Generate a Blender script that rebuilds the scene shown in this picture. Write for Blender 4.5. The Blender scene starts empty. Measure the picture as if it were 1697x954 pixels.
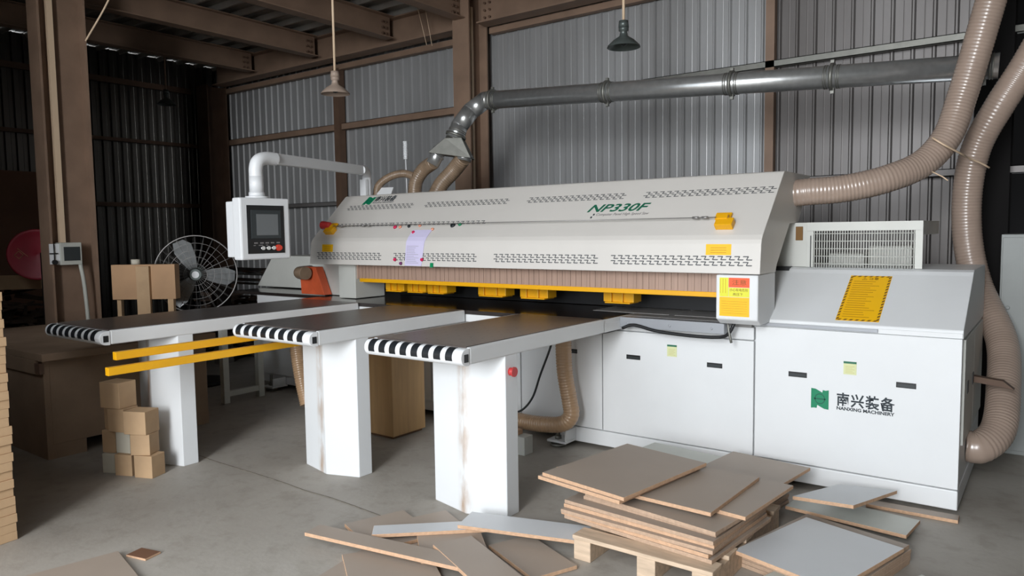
import bpy, bmesh, math, random
from mathutils import Matrix, Vector, Euler
random.seed(7)
PI = math.pi
SC = bpy.context.scene
COL = SC.collection

# ------------------------------------------------------------------ camera
cd = bpy.data.cameras.new('camera'); cam = bpy.data.objects.new('camera', cd); COL.objects.link(cam)
cd.sensor_width = 36.0; cd.lens = 1222.0*36.0/1697.0; cd.clip_end = 100; cd.clip_start = .02
RM = Matrix(((0.80287, -0.034579, 0.595151), (0.596008, 0.068741, -0.800031), (-0.013247, 0.997035, 0.0758)))
cam.matrix_world = Matrix.Translation((0, 0, 1.55)) @ RM.to_4x4()
SC.camera = cam
# ------------------------------------------------------------------ world and light
w = bpy.data.worlds.new('world'); SC.world = w; w.use_nodes = True
bg = w.node_tree.nodes['Background']; bg.inputs[0].default_value = (.88, .94, 1.0, 1); bg.inputs[1].default_value = 1.35
def area(name, loc, target, sx, sy, power, col):
    l = bpy.data.lights.new(name, 'AREA'); l.shape = 'RECTANGLE'; l.size = sx; l.size_y = sy
    l.energy = power; l.color = col
    o = bpy.data.objects.new(name, l); COL.objects.link(o); o.location = loc
    o.rotation_euler = (Vector(target)-Vector(loc)).to_track_quat('-Z', 'Z').to_euler()
    return o
area('yard_daylight', (.6, -5.2, 3.0), (-2.2, 5, .8), 3.6, 3.4, 640, (.96, .98, 1.0))
vs = SC.view_settings; SC.display_settings.display_device = 'sRGB'
vs.view_transform = 'Standard'; vs.look = 'None'; vs.gamma = 1; vs.use_curve_mapping = False; vs.exposure = .92

# ------------------------------------------------------------------ materials
def lin(c):
    return tuple(((x/255)/12.92 if x/255 <= .04045 else ((x/255+.055)/1.055)**2.4) for x in c)
def mat(name, rgb, rough=.5, metal=0, noise=0, nscale=6, bump=0, bscale=40, emit=None, coat=0, rgb2=None, thr=None, stretch=None, alpha=None):
    m = bpy.data.materials.new(name); m.use_nodes = True; nt = m.node_tree; b = nt.nodes['Principled BSDF']
    c = lin(rgb); b.inputs['Base Color'].default_value = (*c, 1); b.inputs['Roughness'].default_value = rough
    b.inputs['Metallic'].default_value = metal
    if coat: b.inputs['Coat Weight'].default_value = coat; b.inputs['Coat Roughness'].default_value = .2
    tc = nt.nodes.new('ShaderNodeTexCoord'); src = tc.outputs['Object']
    if stretch:
        mp = nt.nodes.new('ShaderNodeMapping'); mp.inputs['Scale'].default_value = stretch
        nt.links.new(src, mp.inputs[0]); src = mp.outputs[0]
    if noise or rgb2:
        n = nt.nodes.new('ShaderNodeTexNoise'); n.inputs['Scale'].default_value = nscale; n.inputs['Detail'].default_value = 6
        nt.links.new(src, n.inputs['Vector'])
        r = nt.nodes.new('ShaderNodeValToRGB'); nt.links.new(n.outputs['Fac'], r.inputs[0])
        lo, hi = thr or (.3, .7)
        r.color_ramp.elements[0].position = lo; r.color_ramp.elements[1].position = hi
        c2 = lin(rgb2) if rgb2 else tuple(x*(1-noise) for x in c)
        r.color_ramp.elements[0].color = (*c2, 1); r.color_ramp.elements[1].color = (*c, 1)
        nt.links.new(r.outputs[0], b.inputs['Base Color'])
    if bump:
        n2 = nt.nodes.new('ShaderNodeTexNoise'); n2.inputs['Scale'].default_value = bscale; n2.inputs['Detail'].default_value = 4
        nt.links.new(src, n2.inputs['Vector'])
        bp = nt.nodes.new('ShaderNodeBump'); bp.inputs['Strength'].default_value = bump; bp.inputs['Distance'].default_value = .01
        nt.links.new(n2.outputs['Fac'], bp.inputs['Height']); nt.links.new(bp.outputs[0], b.inputs['Normal'])
    if emit:
        b.inputs['Emission Color'].default_value = (*lin(emit[0]), 1); b.inputs['Emission Strength'].default_value = emit[1]
    return m
M = {}
M['paint'] = mat('white_powder_coat', (226, 228, 229), .38, noise=.04, nscale=3)
M['hood'] = mat('ivory_powder_coat', (216, 212, 206), .4, noise=.04, nscale=3)
M['side'] = mat('grey_white_paint', (205, 206, 200), .45, noise=.06)
M['black'] = mat('black_plastic', (28, 29, 31), .4)
M['dark'] = mat('dark_slot', (84, 86, 88), .6)
M['rubber'] = mat('black_rubber', (35, 39, 43), .35, noise=.3, nscale=9)
M['tabletop'] = mat('black_phenolic_top', (50, 45, 43), .12, noise=.35, nscale=5, rgb2=(45, 40, 39))
M['greytop'] = mat('grey_steel_table', (150, 148, 146), .35, metal=.0, noise=.2)
M['greybar'] = mat('grey_painted_bar', (160, 163, 168), .35, metal=.3)
M['silver'] = mat('polished_steel', (215, 218, 220), .18, metal=1)
M['galv'] = mat('galvanised_steel', (206, 208, 208), .28, metal=.78, noise=.15, nscale=22, bump=.05, bscale=30)
M['galvmatt'] = mat('dull_galvanised_steel', (140, 140, 134), .5, metal=.7, noise=.2, nscale=15)
M['yellow'] = mat('yellow_paint', (240, 176, 20), .4, noise=.08)
M['orange'] = mat('orange_paint', (226, 102, 62), .45, noise=.2, nscale=8)
M['stkyellow'] = mat('yellow_sticker', (248, 190, 12), .5)
M['stkorange'] = mat('orange_sticker', (244, 96, 52), .5)
M['stklime'] = mat('lime_sticker', (226, 224, 60), .5)
M['stkbrown'] = mat('brown_print', (120, 84, 30), .6)
M['stkfaint'] = mat('ochre_print', (196, 140, 10), .6)
M['green'] = mat('green_vinyl', (0, 128, 88), .5)
M['greendark'] = mat('dark_green_vinyl', (0, 92, 70), .5)
M['greentext'] = mat('green_lettering', (30, 104, 78), .5)
M['ink'] = mat('dark_lettering', (30, 42, 50), .5)
M['greytext'] = mat('grey_lettering', (128, 124, 124), .5)
M['red'] = mat('red_plastic', (200, 60, 60), .4)
M['redpaint'] = mat('red_enamel', (198, 48, 72), .4, noise=.1)
M['redpush'] = mat('red_button', (225, 70, 50), .35)
M['screen'] = mat('display_glass', (108, 112, 114), .2)
M['bezel'] = mat('charcoal_bezel', (50, 56, 58), .35)
M['curtain'] = mat('brown_pvc_strip', (176, 148, 132), .35, noise=.15, nscale=40, stretch=(1, 1, .05))
M['hose'] = mat('brown_pvc_hose', (170, 150, 136), .27, noise=.12, nscale=8, coat=.4)
M['hosetan'] = mat('tan_pvc_hose', (192, 158, 124), .3, noise=.12, nscale=8, coat=.3)
M['hosedusty'] = mat('dusty_hose', (150, 128, 106), .35, noise=.3, nscale=12, coat=.3)
M['rust'] = mat('brown_oxide_steel', (148, 122, 103), .6, noise=.25, nscale=4, bump=.1)
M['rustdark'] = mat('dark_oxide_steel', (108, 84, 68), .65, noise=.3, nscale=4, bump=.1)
M['conduit'] = mat('tan_conduit', (226, 200, 170), .5)
M['taupe'] = mat('taupe_melamine', (166, 152, 139), .5, noise=.06, nscale=3)
M['chip'] = mat('chipboard_edge', (208, 170, 138), .8, noise=.2, nscale=60)
M['chiptan'] = mat('dusty_chipboard_edge', (190, 162, 138), .8, noise=.2, nscale=60)
M['whiteboard'] = mat('white_melamine', (206, 208, 210), .42, noise=.03)
M['palewhite'] = mat('pale_grey_melamine', (196, 198, 190), .45, noise=.08)
M['pine'] = mat('pallet_pine', (214, 190, 164), .7, noise=.3, nscale=7, stretch=(1, 6, 6))
M['ply'] = mat('golden_plywood', (205, 166, 116), .6, noise=.15, nscale=5, stretch=(6, 6, .6))
M['plydark'] = mat('brown_plywood', (120, 88, 62), .6, noise=.2, nscale=5, stretch=(6, 6, .6))
M['crate'] = mat('old_plywood', (158, 134, 112), .8, noise=.28, nscale=3, bump=.15)
M['crateside'] = mat('shaded_old_plywood', (150, 126, 104), .8, noise=.28, nscale=3, bump=.15)
M['card'] = mat('cardboard', (190, 152, 116), .75, noise=.15, nscale=4)
M['mdf'] = mat('mdf_block', (196, 164, 128), .75, noise=.2, nscale=6)
M['mdfpale'] = mat('pale_block', (206, 200, 184), .7, noise=.1)
M['paper'] = mat('lilac_paper', (214, 208, 238), .7)
M['white'] = mat('white_plastic', (232, 234, 236), .4)
M['dirtywhite'] = mat('dirty_white_plastic', (202, 204, 196), .5, noise=.12)
M['lampgrey'] = mat('grey_lamp_enamel', (92, 100, 98), .35, metal=.4)
M['lamptan'] = mat('dusty_lamp_enamel', (168, 150, 136), .5)
M['brownboard'] = mat('brown_fibreboard', (120, 84, 62), .7, noise=.25, nscale=2)
M['scrap'] = mat('dark_bark', (82, 66, 54), .9, noise=.5, nscale=10)
M['cabinet'] = mat('grey_locker_paint', (150, 154, 152), .5, noise=.1)
M['wire'] = mat('grey_wire', (150, 148, 146), .4, metal=.6)
M['blade'] = mat('fan_blade_metal', (196, 200, 202), .3, metal=.6)
M['magpink'] = mat('pink_magnet', (214, 40, 90), .4); M['magpurple'] = mat('purple_magnet', (120, 60, 110), .4)
M['maggreen'] = mat('green_magnet', (0, 140, 90), .4); M['magblack'] = mat('black_magnet', (34, 40, 44), .4)
M['magpeach'] = mat('peach_magnet', (238, 160, 130), .4)

def concrete():
    m = mat('concrete_floor', (158, 152, 144), .62, bump=.12, bscale=30); nt = m.node_tree; b = nt.nodes['Principled BSDF']
    tc = nt.nodes.new('ShaderNodeTexCoord')
    n1 = nt.nodes.new('ShaderNodeTexNoise'); n1.inputs['Scale'].default_value = .9; n1.inputs['Detail'].default_value = 8
    n2 = nt.nodes.new('ShaderNodeTexNoise'); n2.inputs['Scale'].default_value = 7; n2.inputs['Detail'].default_value = 8; n2.inputs['Roughness'].default_value = .65
    nt.links.new(tc.outputs['Object'], n1.inputs[0]); nt.links.new(tc.outputs['Object'], n2.inputs[0])
    r1 = nt.nodes.new('ShaderNodeValToRGB'); r1.color_ramp.elements[0].position = .3; r1.color_ramp.elements[1].position = .7
    r1.color_ramp.elements[0].color = (*lin((144, 137, 128)), 1); r1.color_ramp.elements[1].color = (*lin((176, 171, 163)), 1)
    r2 = nt.nodes.new('ShaderNodeValToRGB'); r2.color_ramp.elements[0].position = .33; r2.color_ramp.elements[1].position = .5
    r2.color_ramp.elements[0].color = (.84, .83, .81, 1); r2.color_ramp.elements[1].color = (1, 1, 1, 1)
    mx = nt.nodes.new('ShaderNodeMix'); mx.data_type = 'RGBA'; mx.blend_type = 'MULTIPLY'; mx.inputs[0].default_value = 1
    nt.links.new(n1.outputs['Fac'], r1.inputs[0]); nt.links.new(n2.outputs['Fac'], r2.inputs[0])
    nt.links.new(r1.outputs[0], mx.inputs[6]); nt.links.new(r2.outputs[0], mx.inputs[7])
    nt.links.new(mx.outputs[2], b.inputs['Base Color'])
    return m
M['concrete'] = concrete()
M['seam'] = mat('pale_joint_filler', (176, 168, 154), .8, noise=.4, nscale=20)
M['seamdark'] = mat('dark_joint_crack', (84, 76, 68), .9)
def sheet(name, rgb, rough, metal, rgb2):
    m = mat(name, rgb, rough, metal, rgb2=rgb2, nscale=1.1, thr=(.35, .65), bump=.06, bscale=6, stretch=(1, 1, .35)); return m
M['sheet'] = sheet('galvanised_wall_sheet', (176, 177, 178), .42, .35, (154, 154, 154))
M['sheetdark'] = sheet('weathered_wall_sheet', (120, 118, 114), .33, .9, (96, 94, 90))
M['deck'] = sheet('steel_floor_deck', (165, 162, 156), .45, .4, (120, 112, 104))
M['sheetbrown'] = sheet('shade_brown_wall_sheet', (132, 129, 128), .45, .35, (106, 102, 100))  # brown sheet tone, deepened with painted shade for the right bay
M['shadeblack'] = mat('shade_black_steel', (34, 33, 33), .95); M['shadeblack'].node_tree.nodes['Principled BSDF'].inputs['Specular IOR Level'].default_value = .08  # near-black colour stands in for the darkness of the right corner
def legmat():
    m = mat('leg_white_paint', (226, 229, 231), .42); nt = m.node_tree; b = nt.nodes['Principled BSDF']
    tc = nt.nodes.new('ShaderNodeTexCoord'); sp = nt.nodes.new('ShaderNodeSeparateXYZ'); nt.links.new(tc.outputs['Object'], sp.inputs[0])
    # a streak of ochre grime beside the front crease, x = -.03, frayed by noise
    def mth(op, a, bb=None, c=None):
        n = nt.nodes.new('ShaderNodeMath'); n.operation = op
        for i, v in enumerate((a, bb, c)):
            if v is None: continue
            if isinstance(v, (int, float)): n.inputs[i].default_value = v
            else: nt.links.new(v, n.inputs[i])
        return n.outputs[0]
    ns = nt.nodes.new('ShaderNodeTexNoise'); ns.inputs['Scale'].default_value = 9; ns.inputs['Detail'].default_value = 8
    mp = nt.nodes.new('ShaderNodeMapping'); mp.inputs['Scale'].default_value = (2, 2, .7); nt.links.new(tc.outputs['Object'], mp.inputs[0]); nt.links.new(mp.outputs[0], ns.inputs[0])
    d = mth('ABSOLUTE', mth('ADD', sp.outputs[0], -.105)); band = mth('SUBTRACT', 1.0, mth('MULTIPLY', d, 17), None)
    band = mth('MAXIMUM', band, 0.0)
    k = mth('MULTIPLY', band, mth('MULTIPLY', mth('SUBTRACT', ns.outputs['Fac'], .36), 3.2)); 
    cl = nt.nodes.new('ShaderNodeClamp'); nt.links.new(k, cl.inputs[0]); 
    mx = nt.nodes.new('ShaderNodeMix'); mx.data_type = 'RGBA'; nt.links.new(cl.outputs[0], mx.inputs[0])
    mx.inputs[6].default_value = (*lin((226, 229, 231)), 1); mx.inputs[7].default_value = (*lin((176, 150, 126)), 1)
    nt.links.new(mx.outputs[2], b.inputs['Base Color']); return m
M['leg'] = legmat()
def topmat():   # black air-cushion plate with rows of small nozzles
    m = mat('black_air_plate', (66, 60, 57), .3); nt = m.node_tree; b = nt.nodes['Principled BSDF']
    tc = nt.nodes.new('ShaderNodeTexCoord'); mp = nt.nodes.new('ShaderNodeVectorMath'); mp.operation = 'MODULO'; mp.inputs[1].default_value = (.085, .085, 1)
    ad = nt.nodes.new('ShaderNodeVectorMath'); ad.operation = 'ADD'; ad.inputs[1].default_value = (8.5, 8.5, 0)
    sb = nt.nodes.new('ShaderNodeVectorMath'); sb.operation = 'SUBTRACT'; sb.inputs[1].default_value = (.0425, .0425, 0)
    ml = nt.nodes.new('ShaderNodeVectorMath'); ml.operation = 'MULTIPLY'; ml.inputs[1].default_value = (1, 1, 0)
    ln = nt.nodes.new('ShaderNodeVectorMath'); ln.operation = 'LENGTH'
    nt.links.new(tc.outputs['Object'], ad.inputs[0]); nt.links.new(ad.outputs[0], mp.inputs[0]); nt.links.new(mp.outputs[0], sb.inputs[0]); nt.links.new(sb.outputs[0], ml.inputs[0]); nt.links.new(ml.outputs[0], ln.inputs[0])
    lt = nt.nodes.new('ShaderNodeMath'); lt.operation = 'LESS_THAN'; lt.inputs[1].default_value = .008; nt.links.new(ln.outputs['Value'], lt.inputs[0])
    ns = nt.nodes.new('ShaderNodeTexNoise'); ns.inputs['Scale'].default_value = 3; nt.links.new(tc.outputs['Object'], ns.inputs[0])
    r = nt.nodes.new('ShaderNodeValToRGB'); r.color_ramp.elements[0].color = (*lin((66, 61, 60)), 1); r.color_ramp.elements[1].color = (*lin((96, 86, 80)), 1); nt.links.new(ns.outputs['Fac'], r.inputs[0])
    mx = nt.nodes.new('ShaderNodeMix'); mx.data_type = 'RGBA'; nt.links.new(lt.outputs[0], mx.inputs[0]); nt.links.new(r.outputs[0], mx.inputs[6]); mx.inputs[7].default_value = (*lin((30, 26, 26)), 1)
    nt.links.new(mx.outputs[2], b.inputs['Base Color']); return m
M['airplate'] = topmat()

# ------------------------------------------------------------------ mesh helpers
def box(bm, x0, x1, y0, y1, z0, z1, mi=0):
    v = [bm.verts.new(p) for p in ((x0, y0, z0), (x1, y0, z0), (x1, y1, z0), (x0, y1, z0), (x0, y0, z1), (x1, y0, z1), (x1, y1, z1), (x0, y1, z1))]
    for f in ((0, 3, 2, 1), (4, 5, 6, 7), (0, 1, 5, 4), (1, 2, 6, 5), (2, 3, 7, 6), (3, 0, 4, 7)):
        q = bm.faces.new([v[i] for i in f]); q.material_index = mi
    return v
def obox(bm, c, s, rot=(0, 0, 0), mi=0):
    vs_ = box(bm, -s[0]/2, s[0]/2, -s[1]/2, s[1]/2, -s[2]/2, s[2]/2, mi)
    bmesh.ops.transform(bm, matrix=Matrix.Translation(c) @ Euler(rot).to_matrix().to_4x4(), verts=vs_)
def prism(bm, pts, a0, a1, axis='x', mi=0, mi_caps=None):
    """polygon pts extruded along an axis: axis x: pts=(y,z); y: (x,z); z: (x,y)"""
    def P(p, a):
        return {'x': (a, p[0], p[1]), 'y': (p[0], a, p[1]), 'z': (p[0], p[1], a)}[axis]
    A = [bm.verts.new(P(p, a0)) for p in pts]; B = [bm.verts.new(P(p, a1)) for p in pts]; n = len(pts)
    fs = [bm.faces.new([A[i], A[(i+1) % n], B[(i+1) % n], B[i]]) for i in range(n)]
    for f in fs: f.material_index = mi
    c1 = bm.faces.new(A[::-1]); c2 = bm.faces.new(B)
    for f in (c1, c2): f.material_index = mi if mi_caps is None else mi_caps
    return A+B
def cyl(bm, p0, p1, r0, r1=None, n=20, mi=0, caps=True):
    p0 = Vector(p0); p1 = Vector(p1); r1 = r0 if r1 is None else r1
    q = (p1-p0).to_track_quat('Z', 'Y'); rings = []
    for p, r in ((p0, r0), (p1, r1)):
        rings.append([bm.verts.new(p + q @ Vector((r*math.cos(2*PI*i/n), r*math.sin(2*PI*i/n), 0))) for i in range(n)])
    for i in range(n):
        f = bm.faces.new([rings[0][i], rings[0][(i+1) % n], rings[1][(i+1) % n], rings[1][i]]); f.smooth = True; f.material_index = mi
    if caps:
        bm.faces.new(rings[0][::-1]).material_index = mi; bm.faces.new(rings[1]).material_index = mi
def lathe(bm, prof, c=(0, 0, 0), n=32, closed=False):
    rings = [[bm.verts.new((c[0]+r*math.cos(2*PI*i/n), c[1]+r*math.sin(2*PI*i/n), c[2]+z)) for i in range(n)] for r, z in prof]
    for a, b in zip(rings, rings[1:]):
        for i in range(n):
            f = bm.faces.new([a[i], a[(i+1) % n], b[(i+1) % n], b[i]]); f.smooth = True
    if closed:
        bm.faces.new(rings[0][::-1]); bm.faces.new(rings[-1])
def spline(pts, step):
    pts = [Vector(p) for p in pts]; P = [2*pts[0]-pts[1]] + pts + [2*pts[-1]-pts[-2]]; out = []
    for i in range(1, len(P)-2):
        a, b, c, d = P[i-1:i+3]; n = max(1, int((c-b).length/step))
        for k in range(n):
            t = k/n
            out.append(.5*((2*b)+(-a+c)*t+(2*a-5*b+4*c-d)*t*t+(-a+3*b-3*c+d)*t**3))
    out.append(pts[-1]); return out
def tube(bm, pts, r, step=.03, n=16, rib=0, pitch=.02, mi=0, caps=True):
    if rib: step = pitch/4
    P = spline(pts, step) if len(pts) > 2 or rib else [Vector(p) for p in pts]
    up = Vector((.13, .27, 1)); prev = None; s = 0; rings = []
    for i, p in enumerate(P):
        t = (P[min(i+1, len(P)-1)]-P[max(i-1, 0)]).normalized()
        u = (up - t*up.dot(t)).normalized() if prev is None else (prev - t*prev.dot(t)).normalized()
        prev = u; v = t.cross(u)
        if i: s += (p-P[i-1]).length
        rr = r*(1+rib*(abs(math.sin(PI*s/pitch))*2-1)) if rib else r
        rings.append([bm.verts.new(p + rr*(u*math.cos(2*PI*k/n)+v*math.sin(2*PI*k/n))) for k in range(n)])
    for a, b in zip(rings, rings[1:]):
        for k in range(n):
            f = bm.faces.new([a[k], a[(k+1) % n], b[(k+1) % n], b[k]]); f.smooth = True; f.material_index = mi
    if caps:
        bm.faces.new(rings[0][::-1]); bm.faces.new(rings[-1])
def poly(bm, pts, mi=0):
    f = bm.faces.new([bm.verts.new(p) for p in pts]); f.material_index = mi
def newbm(): return bmesh.new()
def obj(name, bm, mats, parent=None, bevel=0, label=None, origin=None, seg=2):
    me = bpy.data.meshes.new(name)
    if origin is not None: bmesh.ops.translate(bm, verts=bm.verts, vec=-Vector(origin))
    bmesh.ops.recalc_face_normals(bm, faces=bm.faces)
    bm.to_mesh(me); bm.free()
    for k in (mats if isinstance(mats, (list, tuple)) else [mats]): me.materials.append(M[k] if isinstance(k, str) else k)
    o = bpy.data.objects.new(name, me); COL.objects.link(o)
    if origin is not None: o.location = origin
    if parent is not None:
        o.parent = parent
    if bevel:
        md = o.modifiers.new('bevel', 'BEVEL'); md.width = bevel; md.segments = seg; md.limit_method = 'ANGLE'; md.angle_limit = .6
        try: md.harden_normals = False
        except Exception: pass
    if label: o['label'] = label
    return o
def tag(o, label, cat, group=None):
    o['label'] = label; o['category'] = cat
    if group: o['group'] = group
    return o
def thing(name, label, cat, loc=(0, 0, 0), rz=0, group=None):
    o = bpy.data.objects.new(name, None); COL.objects.link(o); o.location = loc; o.rotation_euler = (0, 0, rz)
    o.empty_display_size = .1
    return tag(o, label, cat, group)
def struct(name, bm, mats, bevel=0, parent=None):
    o = obj(name, bm, mats, parent, bevel)
    if parent is None: o['kind'] = 'structure'
    return o
def text_bm(bm, body, size, mx, extrude=.0004, bold=0, shear=0, xscale=1.0, width=None, mi=0, spacing=1.0):
    """text laid in its own xy plane, then moved by matrix mx; width fits it to a given width"""
    cu = bpy.data.curves.new('lettering', 'FONT'); cu.body = body; cu.size = size; cu.extrude = extrude; cu.offset = bold; cu.shear = shear
    cu.space_character = spacing; cu.resolution_u = 3
    to = bpy.data.objects.new('lettering', cu); COL.objects.link(to)
    dg = bpy.context.evaluated_depsgraph_get(); me = bpy.data.meshes.new_from_object(to.evaluated_get(dg))
    bpy.data.objects.remove(to); bpy.data.curves.remove(cu)
    if len(me.vertices) == 0: return
    xs = [v.co.x for v in me.vertices]; ys = [v.co.y for v in me.vertices]
    sx = (width/(max(xs)-min(xs))) if width else xscale
    me.transform(mx @ Matrix.Diagonal((sx, 1, 1, 1)) @ Matrix.Translation((-min(xs), 0, 0)))
    tmp = bmesh.new(); tmp.from_mesh(me)
    for f in tmp.faces: f.material_index = mi
    me2 = bpy.data.meshes.new('t'); tmp.to_mesh(me2); tmp.free(); bm.from_mesh(me2)
    bpy.data.meshes.remove(me); bpy.data.meshes.remove(me2)
def frame(o, u, v):
    """matrix with origin o, x axis u, y axis v"""
    u = Vector(u).normalized(); v = Vector(v); v = (v-u*v.dot(u)).normalized(); n = u.cross(v)
    m = Matrix((u, v, n)).transposed().to_4x4(); m.translation = Vector(o); return m
def quad_on(bm, mx, u0, u1, v0, v1, lift=.001, mi=0, th=.0015):
    vs_ = box(bm, u0, u1, v0, v1, lift-th, lift, mi)
    bmesh.ops.transform(bm, matrix=mx, verts=vs_)

# ================================================================== STRUCTURE
XL, YB, XR, ZC = -11.2, 7.0, .75, 4.28
bm = newbm(); box(bm, -16, 5, -9, 8, -.1, 0); floor = struct('floor', bm, 'concrete')
def ribs(a0, a1, pitch, d, phase=0):
    """corrugation profile along a: flat pans with narrow raised ribs and a faint swage"""
    pts = []; a = a0
    while a < a1:
        for da, dd in ((0, 0), (pitch*.36, 0), (pitch*.39, .08), (pitch*.43, 0), (pitch*.74, 0), (pitch*.82, 1), (pitch*.90, 1), (pitch*.98, 0)):
            pts.append((a+da, dd*d))
        a += pitch
    return pts
def corr(name, a0, a1, pitch, d, z0, z1, place, material, cuts=(), parent=None):
    bm = newbm(); pts = ribs(a0, a1, pitch, d)
    lv = [z0, z1]
    rows = [[bm.verts.new(place(a, dd, z)) for a, dd in pts] for z in lv]
    back = [[bm.verts.new(place(a, dd-.012, z)) for a, dd in pts] for z in lv]
    for i in range(len(pts)-1):
        bm.faces.new([rows[0][i], rows[0][i+1], rows[1][i+1], rows[1][i]])
        bm.faces.new([back[0][i+1], back[0][i], back[1][i], back[1][i+1]])
    return struct(name, bm, material, parent=parent)
wb = corr('wall_back', -11.4, -.58, .155, .020, 0, 4.6, lambda a, d, z: (a, YB-d, z), 'sheet')
wb.data.materials.append(M['sheetbrown'])  # right bay: browner sheet whose darker colour stands in for shade
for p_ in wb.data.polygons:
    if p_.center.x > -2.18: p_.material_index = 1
bm = newbm(); box(bm, -1.2, 2.0, 10.0, 10.1, 0, 4.6); box(bm, -1.2, -1.1, 7.1, 10, 0, 4.6); box(bm, 1.9, 2.0, 7.0, 10, 0, 4.6); box(bm, -1.2, 2.0, 7.3, 10.1, 4.6, 4.7); struct('wall_rear', bm, 'shadeblack')  # room past the opening, its darkness put into the wall colour
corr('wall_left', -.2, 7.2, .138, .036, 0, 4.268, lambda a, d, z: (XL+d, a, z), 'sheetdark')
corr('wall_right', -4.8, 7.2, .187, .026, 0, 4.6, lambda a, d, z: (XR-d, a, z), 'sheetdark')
# deck over the shed: troughs run left-right, carried by the joists
bm = newbm(); pts = ribs(-.2, 7.2, .30, .06)
lo = [bm.verts.new((-13, a, ZC-d)) for a, d in pts]; hi = [bm.verts.new((1.2, a, ZC-d)) for a, d in pts]
for i in range(len(pts)-1): bm.faces.new([lo[i], lo[i+1], hi[i+1], hi[i]])
box(bm, -13, 1.2, -.2, 7.2, ZC+.05, ZC+.15)
struct('ceiling', bm, 'deck')
# unseen front wall, added at the far left to block light; open elsewhere
bm = newbm()
box(bm, -13, -4.7, -.40, -.25, 0, 4.6)
struct('wall_front_shade', bm, 'sheetdark')
# girts and posts on the walls
def trim(i, f, m='rustdark'):
    bm = newbm(); f(bm); return struct('trim_%d' % i, bm, m)
def cchan(bm, x0, x1, y, z, h=.09, d=.06):
    box(bm, x0, x1, y-d, y-d+.006, z-h/2, z+h/2); box(bm, x0, x1, y-d, y, z+h/2-.006, z+h/2); box(bm, x0, x1, y-d, y, z-h/2, z-h/2+.006)
trim(1, lambda b: cchan(b, XL, -5.75, 6.96, 3.03), 'rust')
trim(2, lambda b: cchan(b, -5.4, .7, 6.96, 3.04, .06), 'galvmatt')
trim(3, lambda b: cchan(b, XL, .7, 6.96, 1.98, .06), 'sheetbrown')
trim(4, lambda b: (box(b, XL, -5.7, 6.88, 6.96, 3.80, 3.87)), 'rust')
trim(5, lambda b: (box(b, -5.4, .7, 6.88, 6.96, 3.84, 3.91)), 'rust')
trim(6, lambda b: box(b, -8.14, -8.03, 6.86, 6.97, 0, 3.82), 'rustdark')
trim(7, lambda b: box(b, -2.22, -2.14, 6.90, 6.97, 0, 4.6), 'rust')
trim(8, lambda b: (box(b, XL+.05, XL+.10, 2.6, 6.5, 3.78, 3.86)), 'rustdark')
trim(9, lambda b: (box(b, XL+.035, XL+.10, 2.6, 6.9, 2.0, 2.06)), 'rustdark')
trim(10, lambda b: (box(b, XL+.035, XL+.10, 2.6, 6.9, 2.95, 3.0)), 'rustdark')
# daylight slots above the left wall are real gaps: sheet stops at 3.98, deck soffit at 4.2
for i in range(4):
    y = 5.05+i*.33
# concrete joint
bm = newbm()
P = [(-4.85, 3.02), (-4.33, 2.86), (-3.9, 2.97), (-3.55, 2.86), (-3.1, 2.80), (-2.9, 2.72)]
jp = [(-4.843, 2.774), (-4.637, 2.764), (-4.118, 2.766), (-3.859, 2.761), (-3.632, 2.747), (-3.42, 2.757), (-3.197, 2.747), (-2.967, 2.731), (-2.755, 2.714)]
for a, b in zip(jp, jp[1:]):
    d = Vector((b[0]-a[0], b[1]-a[1], 0)); n = Vector((-d.y, d.x, 0)).normalized()*.006
    A = Vector((*a, .0015)); B = Vector((*b, .0015))
    poly(bm, [A-n, B-n, B+n, A+n], 0); 
    n2 = n*.35; A = A+Vector((0, 0, .0006)); B = B+Vector((0, 0, .0006)); o_ = n*.6
    poly(bm, [A-n2+o_, B-n2+o_, B+n2+o_, A+n2+o_], 1)
struct('trim_11', bm, ['seam', 'seamdark'])

# ------------------------------------------------------------------ steel frame
def hcol(name, cx, cy, z1, fw, dy, label, mt='rust', mp=None):
    t = thing(name, label, 'column', (cx, cy, 0))
    bm = newbm(); box(bm, -fw/2, fw/2, -dy/2, -dy/2+.02, 0, z1); box(bm, -fw/2, fw/2, dy/2-.02, dy/2, 0, z1)
    obj('flange', bm, mt, t)
    bm = newbm(); box(bm, -.008, .008, -dy/2+.02, dy/2-.02, 0, z1); obj('web', bm, mt, t)
    bm = newbm(); box(bm, -fw/2-.05, fw/2+.05, -dy/2-.05, dy/2+.05, 0, .02); obj('base_plate', bm, mt, t)
    return t
tl = hcol('steel_column', -7.66, 3.17, 4.2, .22, .42, 'large brown steel column at the left with a switch box on it')
t2 = hcol('steel_column', -5.52, 6.68, 4.28, .24, .34, 'brown steel column against the back wall behind the saw')
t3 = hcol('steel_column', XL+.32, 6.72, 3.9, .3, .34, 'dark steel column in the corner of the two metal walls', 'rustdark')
t4 = hcol('steel_column', -.44, 6.78, 4.28, .24, .3, 'dark steel column in the right corner behind the hoses', 'shadeblack')  # column coloured near black to paint in the corner's shade
bm = newbm(); box(bm, .02, .06, -.06, -.02, .02, 4.1); obj('conduit', bm, 'conduit', t2, label='pale conduit strip in the column web')
def girder(cx0, cx1, y, z0, h, label):
    t = thing('steel_girder', label, 'beam', ((cx0+cx1)/2, y, z0)); L = (cx1-cx0)/2
    bm = newbm(); box(bm, -L, L, -.1, .1, 0, .016); box(bm, -L, L, -.1, .1, h-.016, h); box(bm, -L, L, -.006, .006, .016, h-.016)
    obj('beam', bm, 'rust', t)
    return t
g1 = girder(XL+.50, -5.66, 6.72, 3.885, .33, 'long brown steel girder under the deck, left of the wall column')
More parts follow.
